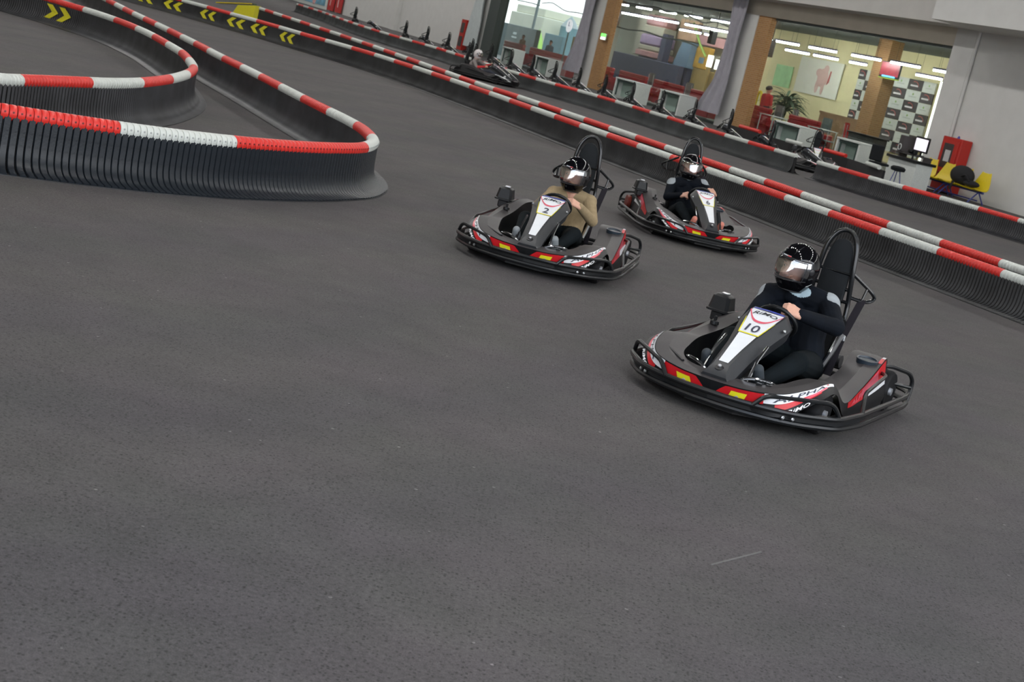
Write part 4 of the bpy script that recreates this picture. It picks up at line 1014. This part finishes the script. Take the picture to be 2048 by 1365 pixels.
def cafe_chair(label, s, n, rot, m):
    t = wallthing('cafe_chair', label, 'chair', s, n, .03, rot, 'cafe chairs')
    mb = MB(); lbox(mb, .46, .44, .43, .48, b=.015); mb.build('seat', m, t)
    mb = MB(); mb.grid(lambda u, w: Vector(((u-.5)*.48, -.24+.06*(2*u-1)**2-.05*w, .72+.55*w)), 8, 4); mb.grid(lambda u, w: Vector(((u-.5)*.48, -.22+.06*(2*u-1)**2-.05*w, .72+.55*w)), 8, 4); mb.build('backrest', m, t)
    for sx in (-1, 1):
        MB().tube([(sx*.20, -.20, 0), (sx*.20, -.22, .46), (sx*.20, -.27, 1.2)], .014, 6).build('leg', 'alu', t); MB().tube([(sx*.20, .18, 0), (sx*.20, .18, .44)], .014, 6).build('leg', 'alu', t)
for lb, s, n, rot, m in (('grey cafe chair next to the person in red T-shirt', 18.9, 3.9, .3, 'chair_grey'), ('grey cafe chair between plant and brown partition', 17.1, 3.6, -.2, 'chair_grey'), ('grey cafe chair by the chrome table in front of the brown partition', 12.4, 1.9, .2, 'chair_grey'), ('bright red cafe chair in front of the brick pillar', 12.6, 3.0, -.3, 'shirt_red'), ('grey cafe chair in front of the sponsor board', 10.0, 5.2, .3, 'chair_grey'), ('grey cafe chair behind the long sofa under the orange panel', 25.6, 3.3, .2, 'chair_grey'), ('grey cafe chair behind the long sofa under the blue panel', 29.3, 3.3, .1, 'chair_grey')):
    cafe_chair(lb, s, n, rot, m)
def cafe_table(label, s, n):
    t = wallthing('cafe_table', label, 'table', s, n, .03, 0, 'white cafe tables')
    mb = MB(); lbox(mb, 1.0, .7, .84, .87, b=.008); mb.build('table_top', 'frame_white', t)
    for sx in (-1, 1):
        for sy in (-1, 1): MB().tube([(sx*.45, sy*.3, 0), (sx*.45, sy*.3, .84)], .02, 6).build('leg', 'alu', t)
cafe_table('white cafe table with thin legs at the arm of a red sofa', 14.9, 1.0); cafe_table('white cafe table with thin legs before the grey chair and brown partition', 11.5, 1.0)
# black counter, partition, pillar, television
t = wallthing('counter', 'black low counter behind the white framed table, below the brick pillar', 'counter', 9.3, 1.4, .03); mb = MB(); lbox(mb, 1.5, .6, 0, 1.0, b=.01); mb.build('body', 'panel_black', t); mb = MB(); lbox(mb, 1.6, .7, 1.0, 1.05, b=.01); mb.build('counter_top', 'black_plastic', t)
t = wallthing('partition', 'brown wooden low partition behind the cafe chairs', 'partition', 16.3, 5.2, .03)
for i in range(6): mb = MB(); lbox(mb, .61, .06, 0, 1.36, (i-2.5)*.62); mb.build('panel', 'wood_brown', t)
mb = MB(); lbox(mb, 3.8, .10, 1.36, 1.44); mb.build('top_rail', 'wood_brown', t)
o = sbox(MB(), 13.0, 13.85, 4.0, 4.55, .03, 4.62).build('wall_cafe_pillar', 'brick', None, False, W(0, 0), WROT); o['kind'] = 'structure'
t = wallthing('television', 'television with dark red picture hanging at the brick pillar', 'television', 12.45, 3.85, 3.22); mb = MB(); lbox(mb, 1.22, .06, 0, .60, b=.01); mb.build('casing', 'black_plastic', t); mb = MB(); lbox(mb, 1.14, .01, .08, .57, 0, -.034); mb.build('screen', 'tv_red', t); mb = MB(); lbox(mb, .8, .012, .03, .09, 0, -.035); mb.build('ticker', 'tv_blue', t); mb = MB(); lbox(mb, 1.24, .05, -.03, .015); mb.build('lower_edge', 'tv_lime', t); MB().tube([(-.50, .02, .4), (-.56, .13, .42)], .03, 8).build('bracket', 'dark_steel', t)
# sponsor board
t = wallthing('sponsor_board', 'chequered sponsor board of black and white panels on the cafe back wall', 'board', 0, 8.34)
cols = [15.4, 16.22, 17.2, 18.2, 19.2, 20.2, 20.75]
for c_ in range(6):
    for r_ in range(7):
        z1 = 3.56-r_*.44; s0, s1 = cols[c_], cols[c_+1]; black = (c_+r_) % 2 == 1; ww = s1-s0; x = -(s0+s1)/2
        mb = MB(); lbox(mb, ww-.01, .05, z1-.43, z1, x); pn = mb.build('panel', 'panel_black' if black else 'panel_white', t, False)
        zc = z1-.22
        if black:
            mb = MB(); mb.tube([(x-.05+.27*math.cos(a), -.03, zc-.06+.20*math.sin(a)) for a in [math.pi*(.02+.6*i/10) for i in range(11)]], .022, 5); mb.build('emblem', 'emblem_red', pn)
            mb = MB(); lbox(mb, min(.5, ww*.55), .012, zc-.07, zc+.0, x-.06, -.03); mb.build('emblem_bar', 'emblem_white', pn)
        else:
            mb = MB(); mb.lathe([(.05, 0), (.04, .012)], 8, (x, -.025, zc+.07), (0, -1, 0)); mb.build('emblem', 'emblem_green', pn); mb = MB(); lbox(mb, ww*.5, .01, zc-.06, zc-.02, x, -.028); mb.build('emblem_bar', 'emblem_grey', pn)
# posters
def poster(label, s0, s1, z0, z1, n, m, name='wall_poster', extra=None):
    t = wallthing(name, label, 'poster', (s0+s1)/2, n, 0); mb = MB(); lbox(mb, abs(s1-s0), .03, z0, z1); mb.build('sheet', m, t, False)
    if extra: extra(t)
def fig(t):  # pale pink ovals and a red streak laid over the sheet
    mb = MB()
    for x, z, a, b in ((.35, 2.85, .42, .42), (.50, 3.25, .20, .18), (.05, 2.45, .15, .32), (.5, 2.4, .12, .30), (.0, 3.05, .25, .18)):
        mb.add([(x+a*math.cos(k*math.pi/10), -.02-.0005*len(mb.v)/20, z+b*math.sin(k*math.pi/10)) for k in range(20)], [tuple(range(20))])
    mb.build('printed_figure', 'poster_pink', t, False)
    mb = MB(); mb.add([(.75, -.024, 2.55), (.92, -.024, 2.7), (.95, -.024, 3.2), (.85, -.024, 3.2)], [(0, 1, 2, 3)]); mb.build('printed_flash', 'poster_red', t, False)
poster('large white wall poster with pale pink figure above the plant', 22.0, 25.45, 2.02, 3.62, 8.34, 'poster_white', extra=fig)
poster('green wall poster behind the person in red T-shirt', 25.9, 27.35, 2.06, 3.05, 8.34, 'poster_green')
# plant
t = wallthing('potted_plant', 'dark green bushy plant in a pot in front of the white poster', 'plant', 22.4, 6.2, .03)
MB().lathe([(.18, 0), (.24, .45), (.26, .5), (.22, .5)], 14).build('pot', 'pot', t)
MB().tube([(0, 0, .4), (0, 0, 1.2)], .03, 6).build('stem', 'wood_brown', t)
lf = MB(); lf.grid(lambda u, w: Vector(((w-.5)*.13*math.sin(math.pi*min(.97, u+.06)), .95*u, .55*u-.75*u*u+.02*abs(w-.5))), 6, 2); LEAF = lf.mesh('leaf', 'leaf_green')
for i in range(90):
    o = link('leaf', LEAF, t, (random.uniform(-.08, .08), random.uniform(-.08, .08), random.uniform(.95, 1.55))); o.rotation_euler = (random.uniform(-.3, .7), random.uniform(-.3, .3), random.uniform(0, 6.28)); sc = random.uniform(.9, 1.3); o.scale = (sc, sc, sc)
# yellow stand by the red-shirted person
t = wallthing('yellow_stand', 'bent yellow tube stand beside the person in red T-shirt', 'stand', 19.9, 3.2, .03); MB().tube(rounded([(-.1, 0, 0), (-.1, 0, 1.55), (.15, 0, 1.65), (.45, 0, .8), (.5, 0, 0)], .15, 5), .06, 8).build('tube', 'bench_yellow', t); mb = MB(); lbox(mb, .8, .4, 0, .06, .2); mb.build('foot', 'dark_steel', t)
# loudspeakers and dark wall panel
def speaker(label, s, n, z0, z1, w):
    t = wallthing('loudspeaker', label, 'loudspeaker', s, n, 0, R(10), 'loudspeakers under the cafe ceiling'); mb = MB(); lbox(mb, w, .3, z0, z1, b=.02); mb.build('cabinet', 'black_plastic', t); MB().tube([(0, .1, z1-.02), (0, .1, 4.57)], .02, 6).build('hanger', 'dark_steel', t)
    MB().lathe([(w*.36, 0), (w*.30, .01), (.03, -.01)], 14, (0, -.15, z0+(z1-z0)*.35), (0, -1, 0)).build('cone', 'rubber_core', t)
speaker('black loudspeaker hanging inside the glass beside the brick pier near the red T-shirt', 18.15, 2.0, 3.05, 3.75, .42); speaker('black loudspeaker hanging inside the glass by the pier with the exit sign', 32.35, 2.0, 3.08, 3.75, .5); speaker('slim dark loudspeaker hanging before the pink and orange panels', 24.5, 3.0, 3.13, 3.68, .26)
t = wallthing('dark_panel', 'tall dark panel on a post beside the brick pier', 'panel', 18.3, 2.0, .03); mb = MB(); lbox(mb, .32, .08, 1.70, 2.58, b=.01); mb.build('board', 'panel_black', t); MB().tube([(0, 0, 0), (0, 0, 1.7)], .025, 6).build('post', 'dark_steel', t)
# exit sign on the pier
t = wallthing('exit_sign', 'green and white lit exit sign on the brick pier', 'sign', 28.62, -.16, 0); mb = MB(); lbox(mb, .5, .05, 2.24, 2.54, b=.008); mb.build('casing', 'frame_white', t); mb = MB(); lbox(mb, .46, .012, 2.40, 2.52, 0, -.03); mb.build('green_face', 'exit_green', t); mb = MB(); lbox(mb, .44, .012, 2.27, 2.37, 0, -.03); mb.build('white_face', 'lit_white', t)
# LED tubes
for row, n, z in (([(13.87, 12.04), (11.38, 9.68), (8.87, 7.2), (6.4, 4.8), (19.42, 17.62), (16.84, 14.94), (34.0, 33.0), (32.9, 30.5), (30.25, 27.9), (27.2, 24.95), (24.75, 22.75)], 3.0, 3.76), ([(18.26, 17.1), (13.75, 12.18), (23.24, 21.36), (20.97, 19.16), (16.5, 14.9), (33.15, 31.03), (30.6, 29.6)], 6.0, 3.64)):
    for a, b in row:
        t = wallthing('led_lamp', 'white LED tube lamp hanging under the cafe ceiling', 'lamp', (a+b)/2, n, z, 0, 'LED tube lamps under the cafe ceiling'); w = abs(a-b)
        mb = MB(); lbox(mb, w, .12, .035, .10, b=.01); mb.build('housing', 'led_housing', t); mb = MB(); mb.tube([(-w/2, 0, 0), (w/2, 0, 0)], .035, 8); mb.build('tube', 'led_tube', t)
        for sx in (-1, 1): MB().tube([(sx*w*.35, 0, .1), (sx*w*.35, 0, 4.57-z)], .006, 4).build('wire', 'dark_steel', t)
for a, b in ((44.0, 42.2), (41.2, 39.4), (38.4, 36.6), (35.6, 33.8), (32.8, 31.0)):  # added lamps, out of sight, that brighten the play area panels
    t = wallthing('led_lamp', 'white LED tube lamp high above the play area panels', 'lamp', (a+b)/2, 7.4, 4.45, 0, 'LED tube lamps over the play area'); w = abs(a-b)
    mb = MB(); lbox(mb, w, .12, .035, .10, b=.01); mb.build('housing', 'led_housing', t); mb = MB(); mb.tube([(-w/2, 0, 0), (w/2, 0, 0)], .035, 8); mb.build('tube', 'led_tube', t)
# play area behind the second window
def block(name, label, cat, s0, s1, n, d, z0, z1, m, b=.03, group='coloured play area blocks', base=True):
    t = wallthing(name, label, cat, (s0+s1)/2, n+d/2, 0, 0, group); mb = MB(); lbox(mb, abs(s1-s0), d, z0, z1, b=b); mb.build('body', m, t)
    if base and z0 > .1:
        mb = MB(); lbox(mb, abs(s1-s0)*.9, d*.6, .03, z0); mb.build('plinth', 'navy' if m not in ('orange', 'peach', 'lit_white') else 'tan', t)
    return t
block('play_wall', 'long navy low wall of the play area behind the second window', 'wall panel', 36.3, 44.3, 8.2, .3, .03, 1.92, 'navy')
t = block('play_block', 'lavender and pink play block stack above the navy wall', 'play block', 39.7, 42.5, 8.6, 1.0, 2.0, 2.32, 'pinkish', .04)
mb = MB(); lbox(mb, 2.7, .8, 2.36, 2.62, b=.04); mb.build('layer', 'stone', t); mb = MB(); lbox(mb, 2.6, .9, 2.62, 3.22, b=.1); mb.build('layer', 'lavender', t); mb = MB(); lbox(mb, 2.4, .8, 3.22, 3.7, b=.04); mb.build('layer', 'stone', t); mb = MB(); lbox(mb, 2.3, .8, 3.7, 4.3, b=.1); mb.build('layer', 'pinkish', t)
block('play_structure', 'dark blue play area post beside the lavender blocks', 'wall panel', 39.0, 39.6, 8.53, .4, .03, 3.4, 'navy')
t = wallthing('slide_panel', 'light blue slanted slide panel above the navy wall', 'slide', 37.0, 8.9, 0, 0); MB().slab([(.7, -.3, 1.9), (-.9, -.3, 1.9), (-.35, -.3, 3.22), (.7, -.3, 3.22)], (0, .4, 0)).build('chute', 'sky_blue', t); mb = MB(); lbox(mb, 1.2, .3, .03, 1.9); mb.build('plinth', 'navy', t)
t = block('play_structure', 'orange and yellow picture panel beside the blue slide', 'wall panel', 34.85, 36.25, 8.9, .3, 2.02, 3.15, 'orange')
mb = MB(); lbox(mb, .5, .02, 2.3, 2.6, .1, -.16); mb.build('picture', 'sky_blue', t)
block('light_panel', 'bright white lit panel over the tan wall by the flared curtain', 'light panel', 31.3, 33.5, 8.6, .15, 2.16, 2.66, 'lit_white', .01)
block('light_panel', 'narrow upright white lit panel beside the orange panel', 'light panel', 34.0, 34.35, 8.6, .15, 2.2, 2.8, 'lit_white', .01)
block('play_wall', 'tan low wall under the white lit panels', 'wall panel', 30.4, 36.2, 8.95, .3, .03, 2.0, 'tan')
for i, (a, b, z0, z1, m) in enumerate(((37.3, 39.4, 3.3, 4.4, 'peach'), (34.2, 37.0, 3.25, 3.75, 'pinkish'), (33.9, 36.9, 3.8, 4.4, 'stone'), (31.0, 33.7, 3.3, 3.8, 'pinkish'), (30.4, 33.8, 3.85, 4.4, 'peach'), (30.3, 33.5, 2.72, 3.22, 'peach'), (42.6, 44.2, 2.0, 4.4, 'stone'))):
    block('play_structure', ['peach panel high above the dark blue post', 'pink panel above the orange panel', 'pale panel at the top above the orange panel', 'pink panel above the white lit panel', 'peach panel at the very top above the white lit panel', 'peach panel just above the white lit panel', 'pale tall panel left of the lavender blocks'][i], 'wall panel', a, b, 9.3, .2, z0, z1, m, .02, base=False)
c = MB(); sbox(c, 29.2, 50, 9.9, 10.1, 0, 4.7); struct('wall_play_back', c, 'stone')
o = MB().tube(smooth_path([(-36.2+36, 0, 4.2), (-35.6+36, 0, 3.7), (-35.0+36, 0, 3.2), (-34.2+36, 0, 2.7)], 6), .06, 8).build('play_tube', 'lime', None, True, W(36, 8.35), WROT); tag(o, 'green curved tube in front of the pink and orange panels', 'tube')
def cable(label, pts, n):
    o = MB().tube(smooth_path([(-s, 0, z) for s, z in pts], 5), .035, 6).build('hanging_cable', 'dark_steel', None, True, W(0, n), WROT); tag(o, label, 'cable', 'dark hanging cables behind the glass')
cable('lower dark wavy cable across the play area window', [(38.3, 3.14), (36.77, 3.10), (34.96, 3.18), (33.81, 3.12), (32.68, 3.06), (31.63, 3.09), (30.67, 3.08), (29.88, 3.04), (29.17, 2.97)], 5)
cable('upper dark wavy cable across the play area window', [(38.2, 4.43), (36.03, 4.42), (34.15, 4.44), (33.17, 4.3), (31.87, 4.37), (30.53, 4.27), (29.18, 4.1), (28.04, 4.24), (26.39, 4.07)], 5)
# forecourt seen through the third window
t = block('stone_building', 'cream building with flat roof outside the far window', 'building', 60.4, 66.2, 10.5, 4, .0, 3.0, 'stone', .05, None); mb = MB(); lbox(mb, 5.0, 3.4, 3.0, 3.55, -.3, b=.05); mb.build('upper_storey', 'stone', t)
t = block('dark_wall', 'dark slate low wall with a white sign outside the far window', 'wall panel', 50.6, 56.2, 6.0, .3, .0, 2.06, 'slate', .02, None); mb = MB(); lbox(mb, .8, .02, 1.26, 1.36, -.4, -.16); mb.build('sign_bar', 'frame_white', t); mb = MB(); lbox(mb, .55, .02, 1.48, 1.62, -.4, -.16); mb.build('sign_mark', 'frame_white', t)
block('teal_wall', 'dark teal wall section beside the striped boards', 'wall panel', 55.3, 58.2, 9.9, .3, .0, 2.03, 'teal', .02, None)
t = wallthing('striped_boards', 'upright yellow brown boards beside the far window curtain', 'fence', 44.9, 6.2, 0)
for i in range(8): mb = MB(); lbox(mb, .13, .05, 0, 2.15, (i-3.5)*.205); mb.build('board', 'stripe' if i % 2 else 'bench_yellow' if i == 3 else 'tan', t)
def spire(label, s, n, w, z0, z1, m, m2):
    t = wallthing('spire_tower', label, 'tower', s, n, 0); MB().lathe([(w, 0), (w, z0), (w*.95, z0+.02)], 12).build('shaft', m2, t); MB().lathe([(w, z0), (w*.62, z0+(z1-z0)*.5), (.02, z1)], 12).build('spire', m, t)
spire('grey pointed tower outside the far window, in front of the stripes', 59.3, 12, .6, 2.7, 3.45, 'spire', 'teal'); spire('small blue pointed tower far behind the green cone', 68.4, 14, .42, 2.3, 3.1, 'spire', 'cyan'); spire('pale peach slender tower far outside the window', 70.6, 16, .6, 2.1, 3.5, 'tower_peach', 'tower_peach')
o = MB().lathe([(.45, 0), (.42, 1.1), (.30, 1.6), (.02, 2.16)], 12).build('green_cone', 'lime', None, True, W(59.4, 10.0), 0); tag(o, 'green cone-shaped figure outside the far window', 'cone')
t = block('banner_board', 'white and cyan upright board next to the green cone', 'board', 57.9, 58.8, 10.4, .1, .0, 2.0, 'lit_white', .01, None); mb = MB(); lbox(mb, .4, .03, .9, 2.0, .25, -.07); mb.build('cyan_strip', 'cyan', t)
t = wallthing('wall_clock', 'round white clock with dark hands behind the far curtain', 'clock', 35.6, 1.25, 2.57); MB().lathe([(.30, 0), (.32, .02), (.32, .06), (.28, .07)], 20, (0, 0, 0), (0, -1, 0)).build('dial', 'screen_white', t); mb = MB(); mb.box(-.015, .015, -.085, -.07, -.02, .2); mb.box(-.02, .14, -.085, -.07, -.015, .015); mb.build('hands', 'stk_blue', t); MB().tube([(0, 0, -2.5), (0, 0, -.3)], .04, 8).build('post', 'slate', t)
o = MB().tube([(0, 0, 0), (0, 0, 6.5)], .09, 8).build('lamp_post', 'slate', None, True, W(56.9, 8.4), 0); tag(o, 'slim grey post standing outside the far window', 'post')
cable('thin dark cable at the left of the far window sky', [(59.5, 3.64), (57.06, 3.62), (55.69, 3.57)], 8); cable('thin dark cable drooping across the far window sky', [(55.39, 3.74), (53.97, 3.87), (52.92, 3.74), (51.58, 3.55), (49.65, 3.58), (48.46, 3.53)], 8)
# ------------------------------------------------------------------ right end: desk, cabinet, bench
t = wallthing('desk', 'white front desk with black top beside the red cabinet', 'desk', 2.17, -2.0, 0)
for sx in (-1, 1): mb = MB(); lbox(mb, .69, .6, 0, .72, sx*.35, b=.006); mb.build('front_panel', 'frame_white', t)
mb = MB(); lbox(mb, 1.5, .75, .72, .80, b=.01); mb.build('desk_top', 'black_plastic', t); mb = MB(); lbox(mb, 1.35, .35, .90, .95, -.05, .1, b=.01); mb.build('shelf', 'panel_black', t)
for sx in (-1, 1): mb = MB(); lbox(mb, .03, .3, .80, .90, sx*.6, .1); mb.build('shelf_foot', 'panel_black', t)
t = wallthing('monitor', 'monitor with bright screen on the black desk shelf', 'monitor', 2.0, -1.9, .95, R(-8)); mb = MB(); lbox(mb, .80, .05, .10, .56, b=.01); mb.build('bezel', 'black_plastic', t); mb = MB(); lbox(mb, .70, .01, .15, .50, 0, -.03); mb.build('screen', 'screen_white', t); mb = MB(); lbox(mb, .25, .2, 0, .02); lbox(mb, .05, .05, .02, .2, 0, .04); mb.build('stand', 'black_plastic', t)
t = wallthing('computer_tower', 'black computer case with round fan beside the monitor', 'computer', 2.72, -1.9, .95, R(-8)); mb = MB(); lbox(mb, .26, .4, 0, .48, b=.01); mb.build('case', 'panel_black', t); MB().tube([(.09*math.cos(a*math.pi/8), -.21, .12+.09*math.sin(a*math.pi/8)) for a in range(16)], .014, 6, closed=True).build('fan_ring', 'frame_white', t)
t = wallthing('camera_rig', 'black camera gear standing in front of the monitor', 'camera', 1.82, -2.25, .805); mb = MB(); lbox(mb, .22, .14, .14, .30, b=.02); mb.build('body', 'black_plastic', t); MB().lathe([(.05, 0), (.05, .12), (.04, .13)], 12, (0, -.07, .22), (0, -1, 0)).build('lens', 'black_tube', t); MB().tube([(0, 0, 0), (0, 0, .15)], .03, 8).build('foot', 'black_plastic', t)
t = wallthing('office_chair', 'black office chair with high back in front of the white desk', 'chair', 2.25, -3.05, 0, R(15)); mb = MB(); lbox(mb, .48, .46, .42, .50, b=.03); mb.build('seat', 'pad_black', t); mb = MB(); lbox(mb, .46, .08, .52, 1.0, 0, -.22, b=.03); mb.build('backrest', 'pad_black', t); MB().tube([(0, 0, .08), (0, 0, .42)], .03, 8).build('column', 'alu', t)
for i in range(5): a = i*2*math.pi/5; MB().tube([(0, 0, .09), (.28*math.cos(a), .28*math.sin(a), .04)], .02, 6).build('foot', 'black_plastic', t)
t = wallthing('bar_stool', 'small black stool in front of the white desk panels', 'stool', .95, -3.3, 0); MB().lathe([(.05, .40), (.20, .42), (.22, .50), (.16, .55), (.02, .56)], 14).build('seat', 'pad_black', t)
for a in (0.5, 2.6, 4.7): MB().tube([(.08*math.cos(a), .08*math.sin(a), .42), (.19*math.cos(a), .19*math.sin(a), 0)], .014, 6).build('leg', 'bench_blue', t)
t = wallthing('red_cabinet', 'tall red cabinet with a dark window leaning against the white wall', 'cabinet', 2.55, -.22, 0); mb = MB(); lbox(mb, .92, .40, .04, 1.70, b=.015); mb.build('body', 'cab_red', t)
mb = MB(); lbox(mb, .78, .03, .30, 1.62, -.02, -.21, b=.01); d = mb.build('door', 'cab_red', t); mb = MB(); lbox(mb, .46, .02, .75, 1.50, -.05, -.225, b=.008); mb.build('window', 'cab_glass', d); mb = MB(); lbox(mb, .26, .012, .95, 1.30, -.02, -.237); mb.build('notice', 'paper', d); mb = MB(); lbox(mb, .34, .02, .42, .60, -.05, -.225, b=.008); mb.build('slot', 'cab_glass', d); MB().lathe([(.05, 0), (.04, .03)], 10, (.30, -.22, .85), (0, -1, 0)).build('lock', 'black_plastic', d)
MB().lathe([(.05, 0), (.03, .06), (.01, .08)], 10, (.0, 0, 1.70)).build('beacon', 'stk_blue', t)
t = wallthing('waiting_bench', 'yellow four-seat waiting bench on a blue steel frame against the white wall', 'bench', 1.6, -.95, 0)
for i in range(4):
    x = (i-1.5)*.84
    st = MB()
    prof = [(-.30, .42), (-.22, .40), (.0, .385), (.14, .40), (.20, .47), (.25, .64), (.29, .84), (.31, .93)]
    ring = []
    for y, z in prof:
        wv = .38 if z < .5 else .38-(z-.5)*.42
        ring.append([(x-wv, y, z+.03), (x-wv*.6, y, z), (x+wv*.6, y, z), (x+wv, y, z+.03), (x+wv, y+.012, z+.005), (x+wv*.6, y+.014, z-.025), (x-wv*.6, y+.014, z-.025), (x-wv, y+.012, z+.005)])
    st.loft(ring); st.build('seat', 'bench_yellow', t)
MB().tube([(-1.7, 0, .35), (1.7, 0, .35)], .03, 8).build('beam', 'bench_blue', t); MB().tube([(-1.55, -.02, .10), (1.55, -.02, .10)], .02, 8).build('stretcher', 'bench_blue', t)
for x in (-1.5, -.1, .1, 1.5):
    MB().tube([(x, 0, .35), (x-.08, -.25, 0)], .022, 6).build('leg', 'bench_blue', t); MB().tube([(x, 0, .35), (x+.05, .22, 0)], .022, 6).build('leg', 'bench_blue', t)
t = wallthing('backpack', 'black backpack slumped on the yellow bench', 'bag', .95, -1.0, .43); mb = MB(); mb.sphere((0, 0, .27), (.50, .23, .29), 18, 12); mb.sphere((.55, -.05, .10), (.33, .16, .10), 14, 8); mb.build('bag_body', 'bag_black', t); MB().tube(smooth_path([(.2, -.2, .25), (.45, -.24, .3), (.6, -.2, .15)], 5), .025, 6).build('strap', 'bag_black', t); MB().tube([(-.05, -.22, .05), (-.1, -.26, -.2)], .04, 6).build('loose_strap', 'bag_black', t)
# ------------------------------------------------------------------ left end
def fire(label, s):
    t = wallthing('fire_cabinet', label, 'cabinet', s, -.2, 0); mb = MB(); lbox(mb, .75, .36, .0, 1.68, b=.015); mb.build('body', 'cab_red', t); mb = MB(); lbox(mb, .45, .03, .95, 1.5, 0, -.19); mb.build('window', 'cab_glass', t); mb = MB(); lbox(mb, .5, .03, .2, .75, 0, -.19); mb.build('lower_window', 'cab_glass', t)
fire('slim red fire cabinet between the white wall and the pale curtain', 45.95)
for i, (s, lb) in enumerate(((71.6, 'red upright banner with white lettering marks on the far white wall, nearer the parked karts'), (73.6, 'red upright banner on the far white wall next to the blue poster'))):
    t = wallthing('banner', lb, 'banner', s, -.15, 0, 0, 'red banners on the far wall'); mb = MB(); lbox(mb, 1.5, .08, .05, 2.2, b=.01); mb.build('cloth', 'banner_red', t)
    mb = MB(); lbox(mb, .25, .02, .4, 1.6, -.1, -.05); mb.build('print', 'pinkish', t)
t = wallthing('wall_poster', 'large blue and pink poster in a white frame on the far wall', 'poster', 80.2, -.12, 0); mb = MB(); lbox(mb, 11, .06, 0, 2.6, b=.01); mb.build('frame', 'frame_white', t); mb = MB(); lbox(mb, 10.0, .02, .25, 2.4, 0, -.04); mb.build('print', 'poster_blue', t); mb = MB(); mb.sphere((2.0, -.05, .55), (.5, .01, .4), 12, 6); mb.build('pink_shape', 'pinkish', t)
# end blocks of the rear barrier
t = wallthing('marker_block', 'yellow block with green and black sloping boards at the barrier end', 'block', 21.9, -17.9, 0, R(55)); t.scale = (.75, .75, .75); MB().slab([(-.55, -.4, 0), (.55, -.4, 0), (.55, -.4, .62), (-.35, -.4, .45)], (0, .8, 0)).build('body', 'chevron_yellow', t)
for i, m in enumerate(('bench_yellow', 'rubber_core', 'leaf_green', 'leaf_green')):
    MB().slab([(-1.5, -.42+i*.2, .30), (.3, -.42+i*.2, .64), (.3, -.42+i*.2, .68), (-1.5, -.42+i*.2, .34)], (0, .18, 0)).build('board', m, t)
o = MB().bbox(-.12, .12, -.12, .12, 0, .85, .01).build('wooden_post', 'wood_brown', None, True, W(20.5, -20.6), 0); tag(o, 'short pale wooden post behind the arrow barrier', 'post')
# painted line on the track
fo = bpy.data.objects['floor']
def floor_line(a, b, w, m='line_white'):
    a, b = Vector(a), Vector(b); d = (b-a).normalized(); q = Vector((-d.y, d.x, 0))*w/2; mb = MB()
    mb.loft([[a+q, a-q, a-q+Vector((0, 0, .004)), a+q+Vector((0, 0, .004))], [b+q, b-q, b-q+Vector((0, 0, .004)), b+q+Vector((0, 0, .004))]]); mb.build('painted_line' if m == 'line_white' else 'scuff_line', m, fo, False)
floor_line(W(25.5, -13.3), W(19.8, -11.35), .14)
mat('scuff', (.13, .125, .12), .85)
floor_line((-5.73, 29.94, 0), (-3.9, 30.95, 0), .035, 'scuff'); floor_line((.96, 5.81, 0), (1.2, 6.14, 0), .006, 'scuff')
# ------------------------------------------------------------------ twin-seat kart on the far straight
tk = thing('twin_kart', 'black twin-seat go-kart with two white noses driving along the far straight', 'go-kart', (-2.9, 50.6, 0), R(-17))
for c_ in list(kart10.children):
    b_ = c_.name.split('.')[0]
    if b_ in ('body_shell', 'floor_pan', 'upper_bumper', 'lower_bumper', 'corner_hoop', 'side_hoop', 'rear_hoop', 'side_liner', 'wheel', 'rear_axle', 'engine', 'name_sticker'):
        n_ = link(b_, c_.data, tk); n_.location = (c_.location.x, c_.location.y*1.3, c_.location.z); n_.scale = (1.0, 1.3 if b_ != 'wheel' else 1, 1)
    elif b_ in ('seat', 'headrest', 'roll_hoop', 'console', 'steering_wheel', 'pedal_rod'):
        for y in (.29, -.29):
            n_ = link(b_, c_.data, tk); n_.location = (0, y, 0)
            if b_ == 'console':
                for g_ in c_.children:
                    m_ = link(g_.name.split('.')[0], g_.data, n_)
pt = dict(p6, head=Vector((-.22, 0, .78)), yaw=R(5))
def twin_driver():
    root = thing('person', 'driver in grey and red with a pale pink and white helmet in the twin-seat kart', 'person', (-2.9, 50.6, 0), R(-17)); off = Matrix.Rotation(R(-17), 3, 'Z') @ Vector((0, -.29, 0)); root.location = Vector((-2.9, 50.6, 0))+off
    h, M = make_helmet(root, pt['head'], pt['yaw'], pt['pitch'], 0, 'helmet_white')
    caps = []; V = Vector; pel, ch, nk = V(pt['pelvis']), V(pt['chest']), V(pt['neck'])
    for sg in (1, -1): caps += [(pel+V((0, sg*.07, 0)), .11, ch+V((0, sg*.07, 0)), .11, 'top')]
    caps += [(ch, .12, nk, .07, 'top'), (nk, .06, V(pt['head']), .08, 'skin')]
    for sd in 'LR':
        caps += [(nk, .07, V(pt['sh'+sd]), .065, 'top'), (V(pt['sh'+sd]), .065, V(pt['el'+sd]), .05, 'top'), (V(pt['el'+sd]), .048, V(pt['wr'+sd]), .035, 'red')]+hand(pt['wr'+sd], pt['kn'+sd], pt['bk'+sd], pt['th'+sd])
        caps += [(pel, .1, V(pt['hip'+sd]), .1, 'legs'), (V(pt['hip'+sd]), .09, V(pt['knee'+sd]), .065, 'legs'), (V(pt['knee'+sd]), .06, V(pt['ank'+sd]), .042, 'legs'), (V(pt['ank'+sd]), .042, V(pt['toe'+sd]), .036, 'shoe')]
    body_from_capsules('body', caps, dict(skin='skin', top='shirt_grey', red='shirt_red', legs='pants_dark', shoe='shoe_white'), .012, root, None, 2)
twin_driver()
